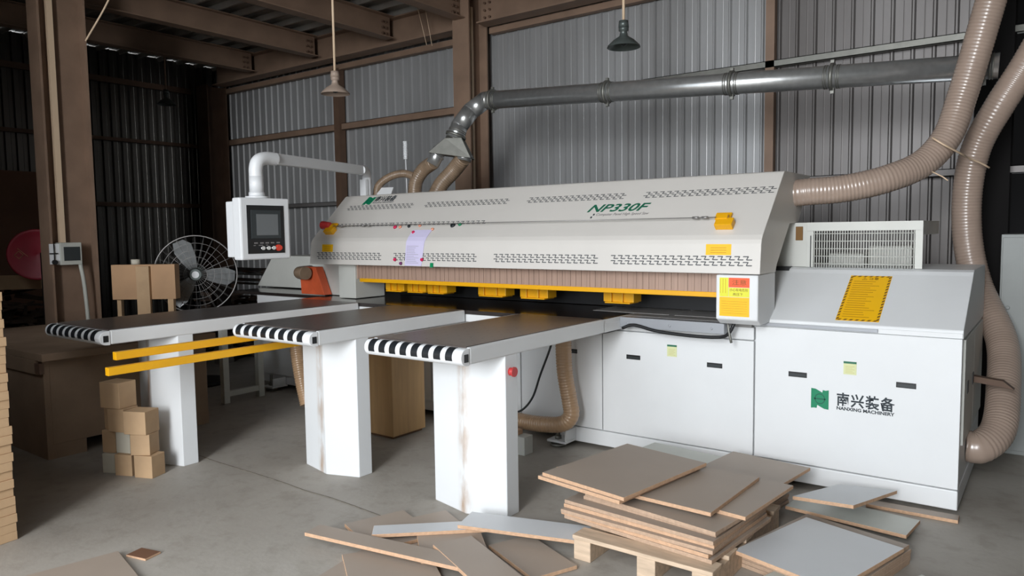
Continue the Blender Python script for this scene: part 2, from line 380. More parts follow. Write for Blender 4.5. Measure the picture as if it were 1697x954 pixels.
g2 = girder(-5.38, -.60, 6.72, 3.90, .315, 'brown steel girder under the deck, right of the wall column')
for s in (0, 1):
    for k in range(3): bm = newbm(); cyl(bm, (-2.33+.07*s, -.006, .07+.08*k), (-2.33+.07*s, -.03, .07+.08*k), .014, n=8); obj('bolt', bm, 'rustdark', g2)
def joist(x, y0, y1, z0, z1, label):
    t = thing('steel_joist', label, 'beam', (x, (y0+y1)/2, z0), group=None); L = (y1-y0)/2; h = z1-z0
    bm = newbm(); box(bm, -.075, .075, -L, L, 0, .012); box(bm, -.075, .075, -L, L, h-.012, h); box(bm, -.005, .005, -L, L, .012, h-.012)
    obj('beam', bm, 'rust', t)
    for a in range(2):
        for k in range(3): bm = newbm(); cyl(bm, (.005, L-.13+.06*a, .05+.07*k), (.026, L-.13+.06*a, .05+.07*k), .015, n=8); obj('bolt', bm, 'rustdark', t)
joist(-9.62, -.15, 6.60, 3.94, 4.21, 'brown ceiling joist nearest the left wall')
joist(-8.18, -.15, 6.60, 3.94, 4.21, 'brown ceiling joist second from the left wall, a lamp hung off it')
joist(-6.74, -.15, 6.60, 3.94, 4.21, 'brown ceiling joist third from the left wall, bolted plate at its end')
joist(-5.52, -.15, 6.50, 3.945, 4.215, 'brown ceiling joist running to the wall column')
joist(-4.0, -.15, 6.60, 3.945, 4.215, 'brown ceiling joist right of the wall column, out over the saw')
joist(-2.4, -.15, 6.60, 3.945, 4.215, 'brown ceiling joist over the right end of the saw')
# switch box on the left column
t = thing('switch_box', 'small white electrical box on the left steel column', 'electrical box', (-7.52, 3.14, 1.295))
bm = newbm(); box(bm, -.10, .02, -.12, .07, .0, .21); obj('enclosure', bm, 'dirtywhite', t, .006)
bm = newbm(); box(bm, .02, .026, -.09, .05, .04, .17); obj('window', bm, 'bezel', t, label='dark glazed window of the box')
bm = newbm(); box(bm, -.02, .0, -.20, -.12, .01, .2); obj('backplate', bm, 'white', t)
bm = newbm(); cyl(bm, (0, -.17, .03), (.03, -.17, .03), .022); cyl(bm, (.012, -.17, .03), (.012, -.17, .2), .005, n=8); cyl(bm, (.012, -.21, .11), (.012, -.14, .11), .006, n=8); obj('cable', bm, 'black', t)
bm = newbm(); tube(bm, [(-7.50, 3.19, 1.295), (-7.50, 3.22, 1.0), (-7.50, 3.26, .0)], .018, n=10)
tag(obj('conduit', bm, 'dirtywhite'), 'thin white conduit running down from the switch box', 'pipe')
bm = newbm(); box(bm, -7.64, -7.59, 3.06, 3.11, 1.506, 4.2)
tag(obj('cable_trunking', bm, 'conduit'), 'pale tan trunking running up the left steel column', 'trunking')

# ------------------------------------------------------------------ pendant lamps
def lamp(p, ztop, r, m, cm, label, rodm='conduit'):
    t = thing('pendant_lamp', label, 'lamp', p)
    bm = newbm(); prof = [(r, 0), (r*.97, .012), (r*.62, .055), (r*.26, .085), (r*.2, .12), (r*.3, .125), (r*.3, .15), (r*.17, .155), (.02, .17)]
    lathe(bm, prof); lathe(bm, [(r*.98, .0), (r*.6, .048), (r*.1, .075), (.001, .078)]); obj('lamp_shade', bm, m, t)
    bm = newbm(); lathe(bm, [(.001, .0), (.02, .005), (.032, .03), (.03, .055), (.016, .08)]); 
    bmesh.ops.translate(bm, verts=bm.verts, vec=(0, 0, .01)); obj('bulb', bm, 'bezel', t)
    bm = newbm(); cyl(bm, (0, 0, .165), (0, 0, ztop-p[2]), .011, n=10); obj('rod', bm, cm, t)
    bm = newbm(); cyl(bm, (0, 0, .15), (0, 0, .20), r*.32, r*.28, n=20); obj('socket', bm, m, t)
lamp((-2.765, 5.205, 2.96), 4.27, .128, 'lampgrey', 'conduit', 'dark green-grey pendant lamp hanging in front of the grey wall')
lamp((-5.26, 4.46, 2.80), 4.27, .128, 'lamptan', 'conduit', 'dusty tan pendant lamp hanging above the control console arm')
lamp((-9.80, 5.38, 3.33), 4.27, .12, 'lampgrey', 'rust', 'small dark pendant lamp far left under the joists')

# ================================================================== PANEL SAW
saw = thing('panel_saw', 'long white computerised beam saw with sloped hood standing across the hall', 'machine', (-3.4, 5.0, 0))
SO = Vector((-3.4, 5.0, 0))
def sp(name, bm, mats, parent=None, bevel=0, label=None, seg=2):
    """part of the saw, coordinates given in the room"""
    par = parent or saw
    bmesh.ops.translate(bm, verts=bm.verts, vec=-SO)
    return obj(name, bm, mats, par, bevel, label, seg=seg)
YF = 4.5
# base body
bm = newbm(); box(bm, -6.65, -.40, YF+.02, 5.72, .05, .955); box(bm, -2.92, -.395, YF-.004, 5.7, .028, .135)
sp('base', bm, 'paint', bevel=.006)
for x in (-6.3, -4.6, -2.88):
    bm = newbm()
    cyl(bm, (x, YF-.09, .0), (x, YF-.09, .02), .055, n=20); cyl(bm, (x, YF-.09, .02), (x, YF-.09, .16), .014, n=12)
    cyl(bm, (x, YF-.09, .05), (x, YF-.09, .075), .028, n=6)
    lf = sp('levelling_foot', bm, 'galvmatt')
    bm = newbm(); box(bm, x-.06, x+.10, YF-.15, YF+.03, .035, .052); box(bm, x+.085, x+.10, YF-.14, YF+.01, .052, .13); sp('foot_bracket', bm, 'paint', bevel=.003)
# doors with sunk black handles
def door(x0, x1, z0, z1, handles, papers=()):
    bm = newbm(); box(bm, x0, x1, YF-.012, YF+.015, z0, z1); d = sp('cabinet_door', bm, 'paint', bevel=.003)
    for hx0, hx1, hz in handles:
        bm = newbm(); box(bm, hx0, hx1, YF-.016, YF-.008, hz-.03, hz); box(bm, hx0+.006, hx1-.006, YF-.0175, YF-.014, hz-.024, hz-.010, 1)
        sp('handle', bm, ['black', 'bezel'], d)
    for px0, px1, pz0, pz1 in papers:
        bm = newbm(); box(bm, px0, px1, YF-.0145, YF-.011, pz0, pz1); box(bm, px0, px1, YF-.0150, YF-.0142, pz1-.012, pz1, 1)
        for k in range(5): box(bm, px0+.01, px1-.01-.01*(k % 2), YF-.0150, YF-.0142, pz0+.01+.009*k, pz0+.012+.009*k, 2)
        sp('sticker', bm, ['stklime_pale', 'greentext', 'stkbrown_pale'], d, label='pale green safety sticker')
    return d
M['stklime_pale'] = mat('pale_green_sticker', (214, 218, 168), .6); M['stkbrown_pale'] = mat('pale_print', (196, 184, 120), .6)
door(-6.6, -5.45, .145, .95, ()); door(-5.44, -4.2, .145, .95, ()); door(-4.19, -3.27, .145, .95, ())
door(-3.26, -2.56, .145, .86, ((-2.853, -2.762, .703),))
door(-2.552, -1.492, .145, .86, ((-2.365, -2.262, .702), (-1.79, -1.69, .702)), ((-2.065, -1.997, .717, .795),))
dR = door(-1.482, -.395, .145, .955, ((-1.281, -1.176, .697), (-.702, -.604, .697)), ((-.975, -.906, .712, .787),))
# shadow joints and ledge strips above doors
bm = newbm(); box(bm, -3.26, -1.49, YF-.02, YF+.02, .868, .945); sp('ledge', bm, 'paint', bevel=.004)
bm = newbm(); box(bm, -1.482, -.395, YF-.006, YF+.03, .957, .984); box(bm, -1.47, -.80, YF-.018, YF-.007, .962, .981, 1); sp('rail', bm, ['paint', 'greybar'], bevel=.002)
# right side doors
bm = newbm(); box(bm, -.402, -.388, YF+.10, 5.1, .36, .94); box(bm, -.402, -.388, 5.11, 5.68, .36, .94)
for y in (4.72, 5.02):
    box(bm, -.390, -.385, y, y+.08, .62, .69, 1)
sp('side_door', bm, ['side', 'dark'], bevel=.003)
# emblem and lettering on the right door
def emblem(bm, mx, w_, h_, shear=0):
    def curve(u): return .0
    top = [(0, 1), (.25, .985), (.45, .9), (.64, .82), (.66, .95), (.82, .93), (1, .97)]
    bot = [(1, 0), (.75, .02), (.52, .11), (.36, .18), (.33, .02), (.18, .03), (0, 0)]
    pts = [((u+shear*v)*w_, v*h_) for u, v in top[::-1]+bot[::-1]]
    vs_ = prism(bm, pts, .0, .0012, 'z', 0)
    n0 = len(bm.verts)
    bmesh.ops.transform(bm, matrix=mx, verts=vs_)
    # ring and bar in darker green
    for k in range(24):
        a0, a1 = 2*PI*k/24, 2*PI*(k+1)/24
        q = []
        for rr, a in ((.30, a0), (.30, a1), (.245, a1), (.245, a0)):
            u, v = .5+rr*math.cos(a), .5+rr*.9*math.sin(a); q.append(mx @ Vector(((u+shear*v)*w_, v*h_, .0016)))
        poly(bm, q, 1)
    poly(bm, [mx @ Vector(((u+shear*v)*w_, v*h_, .0016)) for u, v in ((.15, .46), (.85, .46), (.85, .53), (.15, .53))], 1)
mxF = frame((0, YF-.0125, 0), (1, 0, 0), (0, 0, 1))
bm = newbm(); emblem(bm, frame((-1.150, YF-.0125, .493), (1, 0, 0), (0, 0, 1)), .098, .118); sp('emblem', bm, ['green', 'greendark'], dR)
bm = newbm(); text_bm(bm, '南兴装备', .082, frame((-1.008, YF-.0128, .532), (1, 0, 0), (0, 0, 1)), bold=.0019, width=.302, spacing=1.15)
text_bm(bm, 'NANXING MACHINERY', .026, frame((-1.008, YF-.0128, .502), (1, 0, 0), (0, 0, 1)), bold=.0009, width=.302)
sp('lettering', bm, 'ink', dR)
# sloped housing above the right cabinet
prof = [(YF, .985), (YF+.005, 1.0), (4.935, 1.262), (4.965, 1.284), (5.0, 1.295), (5.74, 1.295), (5.74, .955), (YF, .955)]
bm = newbm(); prism(bm, prof, -1.52, -.392, 'x'); hs = sp('side_housing', bm, 'paint', bevel=.004)
HSo = Vector((0, 4.52, .985)); HSu = Vector((1, 0, 0)); HSv = Vector((0, .46, .31)).normalized()
HSn = HSu.cross(HSv)
a_, b_ = Vector((0, YF+.005, 1.0)), Vector((0, 4.935, 1.262)); HSv = (b_-a_).normalized(); mxH = frame(a_, (1, 0, 0), HSv)
def warn(bm, mx, x0, x1, v0, v1):
    quad_on(bm, mx, x0, x1, v0, v1, .001, 0)
    # hazard stripes round the edge
    t_ = .013; s_ = .036
    def seg(cx, cy, hor):
        d_ = .008
        if hor: q = [(cx-d_-.006, cy), (cx+d_-.006, cy), (cx+d_+.006, cy+t_), (cx-d_+.006, cy+t_)]
        else: q = [(cx, cy-d_-.006), (cx, cy+d_-.006), (cx+t_, cy+d_+.006), (cx+t_, cy-d_+.006)]
        poly(bm, [mx @ Vector((a, b, .0015)) for a, b in q], 1)
    n = int((x1-x0-.03)/s_*1.35)
    for k in range(n):
        cx = x0+.02+(x1-x0-.04)*k/(n-1); seg(cx, v0+.002, True); seg(cx, v1-t_-.002, True)
    n = int((v1-v0-.03)/s_*1.35)
    for k in range(n):
        cy = v0+.02+(v1-v0-.04)*k/(n-1); seg(x0+.002, cy, False); seg(x1-t_-.002, cy, False)
    n = 17
    for k in range(n):
        vv = v1-.062-(v1-v0-.10)*k/(n-1); L = random.uniform(.55, 1)
        quad_on(bm, mx, x0+.028, x0+.028+(x1-x0-.056)*L, vv-.0028, vv+.0028, .0014, 2, .0008)
bm = newbm(); warn(bm, mxH, -1.035, -.805, .03, .485)
text_bm(bm, '⚠ 注意', .024, mxH @ Matrix.Translation((-.965, .444, .0014)), width=.09, mi=1)
sp('warning_sticker', bm, ['stkyellow', 'stkbrown', 'stkfaint'], hs, label='yellow warning sticker with hazard-striped border')
# hood
up0, up1 = Vector((0, 4.38, 1.545)), Vector((0, 4.742, 1.898))
prof = [(4.302, 1.283), (4.322, 1.462), (4.330, 1.487), (4.350, 1.515), (4.38, 1.545), (4.742, 1.898), (4.752, 1.905), (4.77, 1.909), (5.34, 1.909), (5.08, 1.59), (4.88, 1.58), (4.62, 1.325), (4.60, 1.283)]
bm = newbm(); vs_ = prism(bm, prof, -5.50, -1.40, 'x')
hood = sp('hood', bm, 'hood', bevel=.004)
for f in hood.data.polygons: f.use_smooth = False
mxU = frame(up0, (1, 0, 0), up1-up0)
mxL = frame((0, 4.302, 1.283), (1, 0, 0), Vector((0, .02, .179)))
def vents(mx, x0, x1, vb, rows, slope, lean, period=.062, rh=.042):
    bm = newbm(); t_ = .0062
    for r_ in range(rows):
        n = int((x1-x0)/period)
        for k in range(n):
            x = x0+k*period + (vb+r_*rh)*lean; y = vb + r_*rh
            pts = [(x-.004, y+rh*.72, x+period*.55, y+rh*.72, 0), (x+period*.35, y+rh*.15, x+period*.98, y+rh*.15, 0)]
            for (ax, ay, bx, by, _) in pts:
                q = [(ax, ay-t_/2), (bx, by-t_/2), (bx+.003, by+t_/2), (ax+.003, ay+t_/2)]
                poly(bm, [mx @ Vector((a, b, .0012)) for a, b in q], 0)
            ax, ay, bx, by = x+period*.55, y+rh*.72, x+period*.35, y+rh*.15
            q = [(ax-.003, ay), (ax+.004, ay), (bx+.004, by), (bx-.003, by)]
            poly(bm, [mx @ Vector((a, b, .0012)) for a, b in q], 0)
    sp('vent', bm, 'dark', hood)
for x0, x1 in ((-5.43, -4.58), (-4.45, -3.55), (-3.38, -2.50), (-2.40, -1.47)):
    vents(mxU, x0, x1, .318, 2, 0, .3, period=.052, rh=.033)
for x0, x1 in ((-5.40, -4.53), (-4.42, -3.52), (-3.37, -2.47), (-2.385, -1.445)):
    vents(mxL, x0, x1, .045, 2, 0, 0, period=.052, rh=.034)
for x0, x1 in ((-5.38, -4.6), (-4.62, -3.53)):
    vents(mxU, x0, x1, .098, 1, 0, .2, period=.052, rh=.05)
bm = newbm(); text_bm(bm, 'NP330F', .104, mxU @ Matrix.Translation((-2.695, .196, .001)), bold=.0022, shear=.35, width=.475)
sp('model_lettering', bm, 'greentext', hood)
bm = newbm(); text_bm(bm, 'Computer Panel High Speed Saw', .034, mxU @ Matrix.Translation((-2.605, .156, .001)), shear=.2, width=.40)
for a, b in ((-2.632, .160), (-2.642, .132)): quad_on(bm, mxU, a, a+.012, b, b+.016, .0015, 1)
sp('subtitle_lettering', bm, ['greytext', 'ink'], hood)
bm = newbm(); emblem(bm, mxU @ Matrix.Translation((-5.175, .385, .001)), .105, .105, shear=.25); sp('emblem', bm, ['green', 'greendark'], hood)
bm = newbm(); text_bm(bm, '南兴装备', .078, mxU @ Matrix.Translation((-5.045, .428, .001)), bold=.0016, width=.27, shear=.2)
text_bm(bm, 'NANXING MACHINERY', .022, mxU @ Matrix.Translation((-5.045, .400, .001)), width=.27)
sp('lettering', bm, 'ink', hood)
for x0, x1 in ((-1.735, -1.577), (-5.335, -5.19)):
    bm = newbm(); quad_on(bm, mxL, x0, x1, .112, .178, .0012, 0)
    for k in range(3): quad_on(bm, mxL, x0+.03, x1-.03, .125+.015*k, .128+.015*k, .0018, 1, .0008)
    sp('caution_sticker', bm, ['stkyellow', 'stkfaint'], hood, label='small yellow caution sticker')
# pull-wire emergency stop
bm = newbm(); wa = mxU @ Vector((-5.33, .076, .035)); wb = mxU @ Vector((-1.69, .076, .035)); cyl(bm, wa, wb, .003, n=8)
for d in (-5.18, -4.9, -4.83, -1.84, -1.78):
    p = mxU @ Vector((d, .076, .035)); cyl(bm, p-Vector((.02, 0, 0)), p+Vector((.02, 0, 0)), .008, n=8)
sp('trip_wire', bm, 'wire', hood)
for s, x in ((1, -1.68), (-1, -5.34)):
    bm = newbm()
    for (u0, u1, v0, v1, l0, l1) in ((-.045, .055, .082, .135, 0, .02), (-.02, .09, .0, .062, 0, .045), (-.02, .05, .05, .09, 0, .05)):
        vs_ = box(bm, x+u0*1, x+u1, v0, v1, l0, l1); bmesh.ops.transform(bm, matrix=mxU, verts=vs_)
    sp('wire_bracket', bm, 'yellow', hood, bevel=.004, label='yellow bracket of the trip wire')
bm = newbm(); p = mxU @ Vector((-5.37, .075, .05)); cyl(bm, p-Vector((.05, 0, 0)), p+Vector((.06, 0, 0)), .04, .025, n=16); sp('trip_switch', bm, 'red', hood, bevel=.006, label='red trip switch')
# grey cheeks between hood and cabinet, strip curtain, pressure beam
bm = newbm(); prism(bm, [(4.28, 1.012), (4.28, 1.278), (4.60, 1.285), (4.60, .98), (4.34, .98)], -1.655, -1.402, 'x'); sign = sp('operator_pillar', bm, 'paint', bevel=.008)
mxS = frame((0, 4.279, 0), (1, 0, 0), (0, 0, 1))
bm = newbm()
quad_on(bm, mxS, -1.632, -1.578, 1.16, 1.262, .001, 1); quad_on(bm, mxS, -1.576, -1.452, 1.205, 1.262, .001, 0); quad_on(bm, mxS, -1.576, -1.452, 1.148, 1.203, .001, 1); quad_on(bm, mxS, -1.632, -1.578, 1.148, 1.16, .001, 1)
quad_on(bm, mxS, -1.632, -1.452, 1.032, 1.146, .001, 2)
for k in range(6): quad_on(bm, mxS, -1.62, -1.465, 1.05+.014*k, 1.0515+.014*k, .0016, 3, .0008)
text_bm(bm, '注意', .034, mxS @ Matrix.Translation((-1.555, 1.222, .0012)), width=.085, mi=4)
text_bm(bm, '小心有电危险', .018, mxS @ Matrix.Translation((-1.570, 1.183, .0012)), width=.11, mi=4)
text_bm(bm, '高压下', .018, mxS @ Matrix.Translation((-1.550, 1.158, .0012)), width=.06, mi=4)
for k in range(3): quad_on(bm, mxS, -1.628+.016*k, -1.626+.016*k, 1.17, 1.255, .0016, 3, .0008)
sp('safety_sign', bm, ['stkorange', 'stklime', 'stkyellow', 'stkfaint', 'stkbrown'], sign, label='red, lime and yellow safety sign')
bm = newbm()
x = -5.0
while x < -1.66:
    box(bm, x, x+.0215, 4.42+(.003 if int((x+10)*50) % 2 else 0), 4.4225+(.003 if int((x+10)*50) % 2 else 0), 1.155, 1.285); x += .0225
sp('strip_curtain', bm, 'curtain', label='brown translucent strip curtain')
bm = newbm(); box(bm, -4.96, -1.66, 4.415, 4.50, 1.128, 1.160); sp('pressure_beam', bm, 'yellow', bevel=.003, label='yellow bar below the curtain')
bm = newbm(); box(bm, -5.22, -5.0, 4.40, 4.75, .98, 1.285); box(bm, -5.62, -5.22, 4.56, 4.75, .98, 1.285); sp('left_pillar', bm, 'side', bevel=.004)
bm = newbm(); prism(bm, [(-5.86, 1.245), (-5.62, 1.245), (-5.50, .985), (-5.84, .985)], 4.46, 4.55, 'y'); sp('guard', bm, 'orange', bevel=.005, label='orange guard at the left end of the hood')
# yellow clamps standing on the table behind the curtain
for x0, x1 in ((-4.85, -4.62), (-4.58, -4.36), (-4.34, -4.12), (-3.78, -3.50), (-3.36, -3.10), (-2.62, -2.38)):
    bm = newbm(); box(bm, x0, x1, 4.62, 4.74, 1.045, 1.128); box(bm, x0+.05, x0+.075, 4.60, 4.62, 1.045, 1.12); box(bm, x1-.10, x1-.075, 4.60, 4.62, 1.045, 1.12); box(bm, x0+.02, x1-.02, 4.60, 4.74, 1.035, 1.045)
    sp('clamp', bm, 'yellow', bevel=.003, label='yellow sheet clamp')
bm = newbm(); box(bm, -5.0, -1.42, 4.95, 5.05, .98, 1.3); sp('beam_back', bm, 'black')
# table surface
bm = newbm(); prism(bm, [(-7.0, 4.47), (-5.50, 4.47), (-5.50, 4.17), (-2.372, 4.17), (-2.372, 4.60), (-2.72, 4.62), (-2.72, 5.9), (-7.0, 5.9)], .945, .975, 'z'); sp('table_top', bm, 'tabletop', bevel=.003, label='black table surface')
bm = newbm(); box(bm, -5.49, -2.36, 4.18, 4.487, .888, .944); box(bm, -2.371, -2.362, 4.165, 4.60, .888, .974); sp('table_apron', bm, 'paint', bevel=.003)
bm = newbm(); box(bm, -2.365, -1.50, 4.47, 4.62, .945, .974); box(bm, -2.715, -2.12, 4.63, 5.0, .95, .976); box(bm, -2.08, -1.50, 4.63, 5.0, .95, .976); sp('steel_plate', bm, 'greytop', bevel=.002, label='grey steel table plates at the right end')
bm = newbm(); box(bm, -2.36, -1.64, 4.38, 4.47, .905, .972)
for x in (-2.3, -2.0, -1.72): cyl(bm, (x, 4.381, .935), (x, 4.374, .935), .008, n=10)
sp('front_rail', bm, 'greybar', bevel=.005, label='grey front rail of the table')
# left end fairing
bm = newbm(); prism(bm, [(-7.22, .985), (-6.95, 1.29), (-6.86, 1.325), (-5.55, 1.325), (-5.62, .985)], 4.92, 5.7, 'y'); sp('end_fairing', bm, 'side', bevel=.006)
# panel with sticker and the caged feed behind the right housing
bm = newbm(); box(bm, -1.75, -1.33, 5.02, 5.05, 1.297, 1.585); box(bm, -1.40, -1.355, 5.012, 5.021, 1.47, 1.56, 1); sp('rear_panel', bm, ['side', 'stkbrown'], bevel=.002)
bm = newbm(); box(bm, -1.325, -.66, 5.0, 5.015, 1.53, 1.585); box(bm, -1.325, -1.285, 5.0, 5.015, 1.297, 1.529); box(bm, -.70, -.66, 5.0, 5.015, 1.297, 1.529)
x = -1.28
while x < -.70: cyl(bm, (x, 5.008, 1.29), (x, 5.008, 1.54), .0035, n=6); x += .0155
for k in range(5): cyl(bm, (-1.3, 5.003, 1.32+.048*k), (-.68, 5.003, 1.32+.048*k), .003, n=6)
box(bm, -.675, -.66, 5.016, 5.7, 1.50, 1.585)
sp('mesh_cage', bm, 'side', label='pale wire mesh guard behind the right housing')
bm = newbm(); box(bm, -1.24, -1.02, 5.2, 5.5, 1.297, 1.38); box(bm, -1.0, -.75, 5.25, 5.55, 1.297, 1.43); sp('motor', bm, ['side'], bevel=.01)
bm = newbm(); cyl(bm, (-1.30, 4.995, 1.296), (-1.30, 4.995, 1.50), .003, n=6); sp('rod', bm, 'dark')

# ------------------------------------------------------------------ extension tables
def ext_table(x1, y0, label, y1=4.165, ya=0, W=.78):
    """x1: right edge; y0: front of the roller nose"""
    t = thing('extension_table', label, 'table', (x1-W/2, y0+.3, 0), group=None)
    hx = W/2; O = -.3
    L = y1-y0-.3
    bm = newbm(); prism(bm, [(-.23, .975), (L, .975), (L, .888), (-.23, .888)], hx-.055, hx, 'x'); prism(bm, [(-.23, .975), (L, .975), (L, .888), (-.23, .888)], -hx, -hx+.055, 'x')
    box(bm, -hx+.055, hx-.055, -.23, L, .91, .955); obj('frame', bm, 'paint', t, .008)
    bm = newbm(); box(bm, -hx+.035, hx-.022, -.232, L-.001, .956, .979); obj('air_plate', bm, 'airplate', t, .002, label='black table plate dotted with air holes')
    # nose: rounded white casting with eight black roller bands
    npf = [(-.232, .972)]+[(-.255+.0435*math.cos(math.radians(90+15*k)), .9285+.0435*math.sin(math.radians(90+15*k))) for k in range(13)]+[(-.232, .885)]
    bm = newbm(); prism(bm, npf, -hx, hx, 'x'); nose = obj('nose', bm, 'white', t, .003)
    bm = newbm(); box(bm, hx, hx+.003, -.275, -.245, .905, .945); obj('end_slot', bm, 'black', nose)
    for i in range(8):
        x = -hx+.035+i*(W-.06)/8; x2 = x+(W-.06)/8*.56
        arc = [(-.255+.0462*math.cos(math.radians(85+13*k)), .9285+.0462*math.sin(math.radians(85+13*k))) for k in range(10)]
        inner = [(-.255+.042*math.cos(math.radians(85+13*k)), .9285+.042*math.sin(math.radians(85+13*k))) for k in range(10)]
        bm = newbm(); prism(bm, arc+inner[::-1], x, x2, 'x'); obj('roller_band', bm, 'rubber', t)
    # leg, a six-sided pillar
    ly = .05+ya
    hexp = [(hx-.52, ly), (hx-.235, ly-.065), (hx-.004, ly+.012), (hx-.004, ly+.12), (hx-.235, ly+.19), (hx-.52, ly+.12)]
    bm = newbm(); prism(bm, hexp, 0, .895, 'z'); obj('leg', bm, 'leg', t, .004)
    return t
T3 = ext_table(-2.355, 2.735, 'right extension table, nearest the pile of boards', ya=.005, W=.70)
T2 = ext_table(-3.535, 2.74, 'middle one of the three extension tables with black banded nose', ya=.0)
T1 = ext_table(-4.70, 2.08, 'long left extension table, cardboard blocks stacked at its leg', ya=.14)
bm = newbm(); cyl(bm, (.346, .11, .80), (.368, .11, .80), .022, n=16); cyl(bm, (.368, .11, .80), (.377, .11, .80), .027, n=16)
obj('push_button', bm, 'red', T3, label='red button on the leg')
# yellow bars of a barrier slung under the left table
for x, y0, y1, z, lb in ((-4.45, 2.05, 4.4, .852, 'upper yellow square bar running under the tables'), (-4.40, 1.98, 4.4, .775, 'lower yellow square bar running under the tables, the longer one')):
    bm = newbm(); box(bm, x-.02, x+.02, y0, y1, z-.024, z+.024); tag(obj('yellow_bar', bm, 'yellow', None, .003), lb, 'bar', 'yellow bars')

# ------------------------------------------------------------------ control console on swing arm
t = thing('control_console', 'white control console with dark screen hanging from a swing arm', 'console', (-4.75, 3.33, 1.37))
bm = newbm(); box(bm, -.10, 0, -.17, .17, 0, .455); enc = obj('enclosure', bm, 'white', t, .012)
bm = newbm(); box(bm, -.20, -.10, -.16, .13, .02, .43); obj('rear_box', bm, 'white', t, .008)
bm = newbm(); box(bm, 0, .004, -.128, .125, .045, .40); pn = obj('panel', bm, 'black', t)
bm = newbm(); box(bm, .004, .010, -.105, .10, .155, .365, 0); obj('bezel', bm, 'bezel', t, .002)
bm = newbm(); box(bm, .010, .012, -.07, .078, .18, .335); obj('screen', bm, 'screen', t)
for i, (y, m_, r_) in enumerate(((-.035, 'silver', .014), (.002, 'silver', .014), (.038, 'silver', .014), (.078, 'redpush', .02))):
    bm = newbm(); cyl(bm, (.004, y, .085), (.022, y, .085), r_, n=20)
    if i == 3: cyl(bm, (.0045, y, .085), (.01, y, .085), .024, n=20)
    obj('button', bm, m_, t, label='red emergency stop button' if i == 3 else None)
bm = newbm()
for y in (-.075, -.035, .002, .038, .078): box(bm, .004, .0048, y-.012, y+.012, .118, .128)
for y in (-.085, -.05, -.035, .0): box(bm, .004, .0048, y-.007, y+.007, .103, .109)
obj('button_legend', bm, 'greytext', t)
for c_ in t.children:
    for v_ in c_.data.vertices: v_.co.y *= 1.25
bm = newbm()
cyl(bm, (-.10, -.0, .455), (-.10, -.0, .47), .085, n=28); cyl(bm, (-.10, 0, .47), (-.10, 0, .50), .058, n=28); cyl(bm, (-.10, 0, .50), (-.10, 0, .62), .052, n=28)
tube(bm, [(-.10, 0, .60), (-.10, 0, .68), (-.10, .025, .735), (-.115, .10, .76), (-.13, .20, .763)], .05, n=28, step=.01)
obj('elbow', bm, 'white', t)
bm = newbm()
A = Vector((-.12, .18, .763)); B = Vector((-5.32+4.75, 4.80-3.33, 2.150-1.37))
d = (B-A); q = d.to_track_quat('Y', 'Z'); vs_ = box(bm, -.03, .03, 0, d.length, -.042, .042); bmesh.ops.transform(bm, matrix=Matrix.Translation(A) @ q.to_matrix().to_4x4(), verts=vs_)
obj('swing_arm', bm, 'white', t, .006)
bm = newbm(); C_ = Vector((-5.40+4.75, 4.93-3.33, 0))
tube(bm, [B-d.normalized()*.02, B+Vector((-.03, .06, 0)), (C_.x, C_.y, .74), (C_.x, C_.y, .68), (C_.x, C_.y, .535)], .045, n=24, step=.012)
box(bm, C_.x-.03, C_.x+.05, C_.y-.06, C_.y-.03, .545, .70)
obj('mounting_post', bm, 'white', t)

# ------------------------------------------------------------------ ducts
def flange(bm, p, dr, r):
    p = Vector(p); dr = Vector(dr).normalized()
    cyl(bm, p-dr*.012, p+dr*.012, r*1.22, n=28)
    for s in (-.05, -.035, .035, .05): cyl(bm, p+dr*(s-.004), p+dr*(s+.004), r*1.05, n=28)
t = thing('duct_pipe', 'shiny galvanised dust pipe running along above the saw to the right', 'pipe', (-2, 5.7, 2.7))
D0 = Vector((-2, 5.7, 2.7)); pa = Vector((-4.41, 5.6, 2.80)); pb = Vector((-.36, 5.82, 2.585)); dd = (pb-pa).normalized()
bm = newbm(); cyl(bm, pa-D0, pb-D0, .082, n=36); obj('straight_run', bm, 'galv', t)
for f_ in (.045, 1.245, 2.32, 3.05, 3.98):
    bm = newbm(); flange(bm, pa-D0+dd*f_, dd, .082); 
    p = pa-D0+dd*f_
    for sgn in (1, -1): box(bm, p.x-.012, p.x+.012, p.y-.012, p.y+.012, p.z+sgn*.1-.02, p.z+sgn*.1+.02)
    obj('clamp_ring', bm, 'galvmatt', t)
bm = newbm(); P0 = pa-D0
seg = [pa+dd*.02, pa-dd*.05, Vector((-4.555, 5.50, 2.70)), Vector((-4.63, 5.42, 2.56)), Vector((-4.66, 5.385, 2.44))]
for a, b in zip(seg, seg[1:]): cyl(bm, a-D0, b-D0, .083, n=32)
for s_ in seg[1:-1]: bmesh.ops.create_uvsphere(bm, u_segments=32, v_segments=12, radius=.0832, matrix=Matrix.Translation(s_-D0))
for f in bm.faces: f.smooth = True
obj('elbow', bm, 'galv', t)
bm = newbm(); e = seg[-1]; dn = (seg[-2]-seg[-1]).normalized(); flange(bm, e-D0+dn*.03, dn, .082); obj('clamp_ring', bm, 'galvmatt', t)
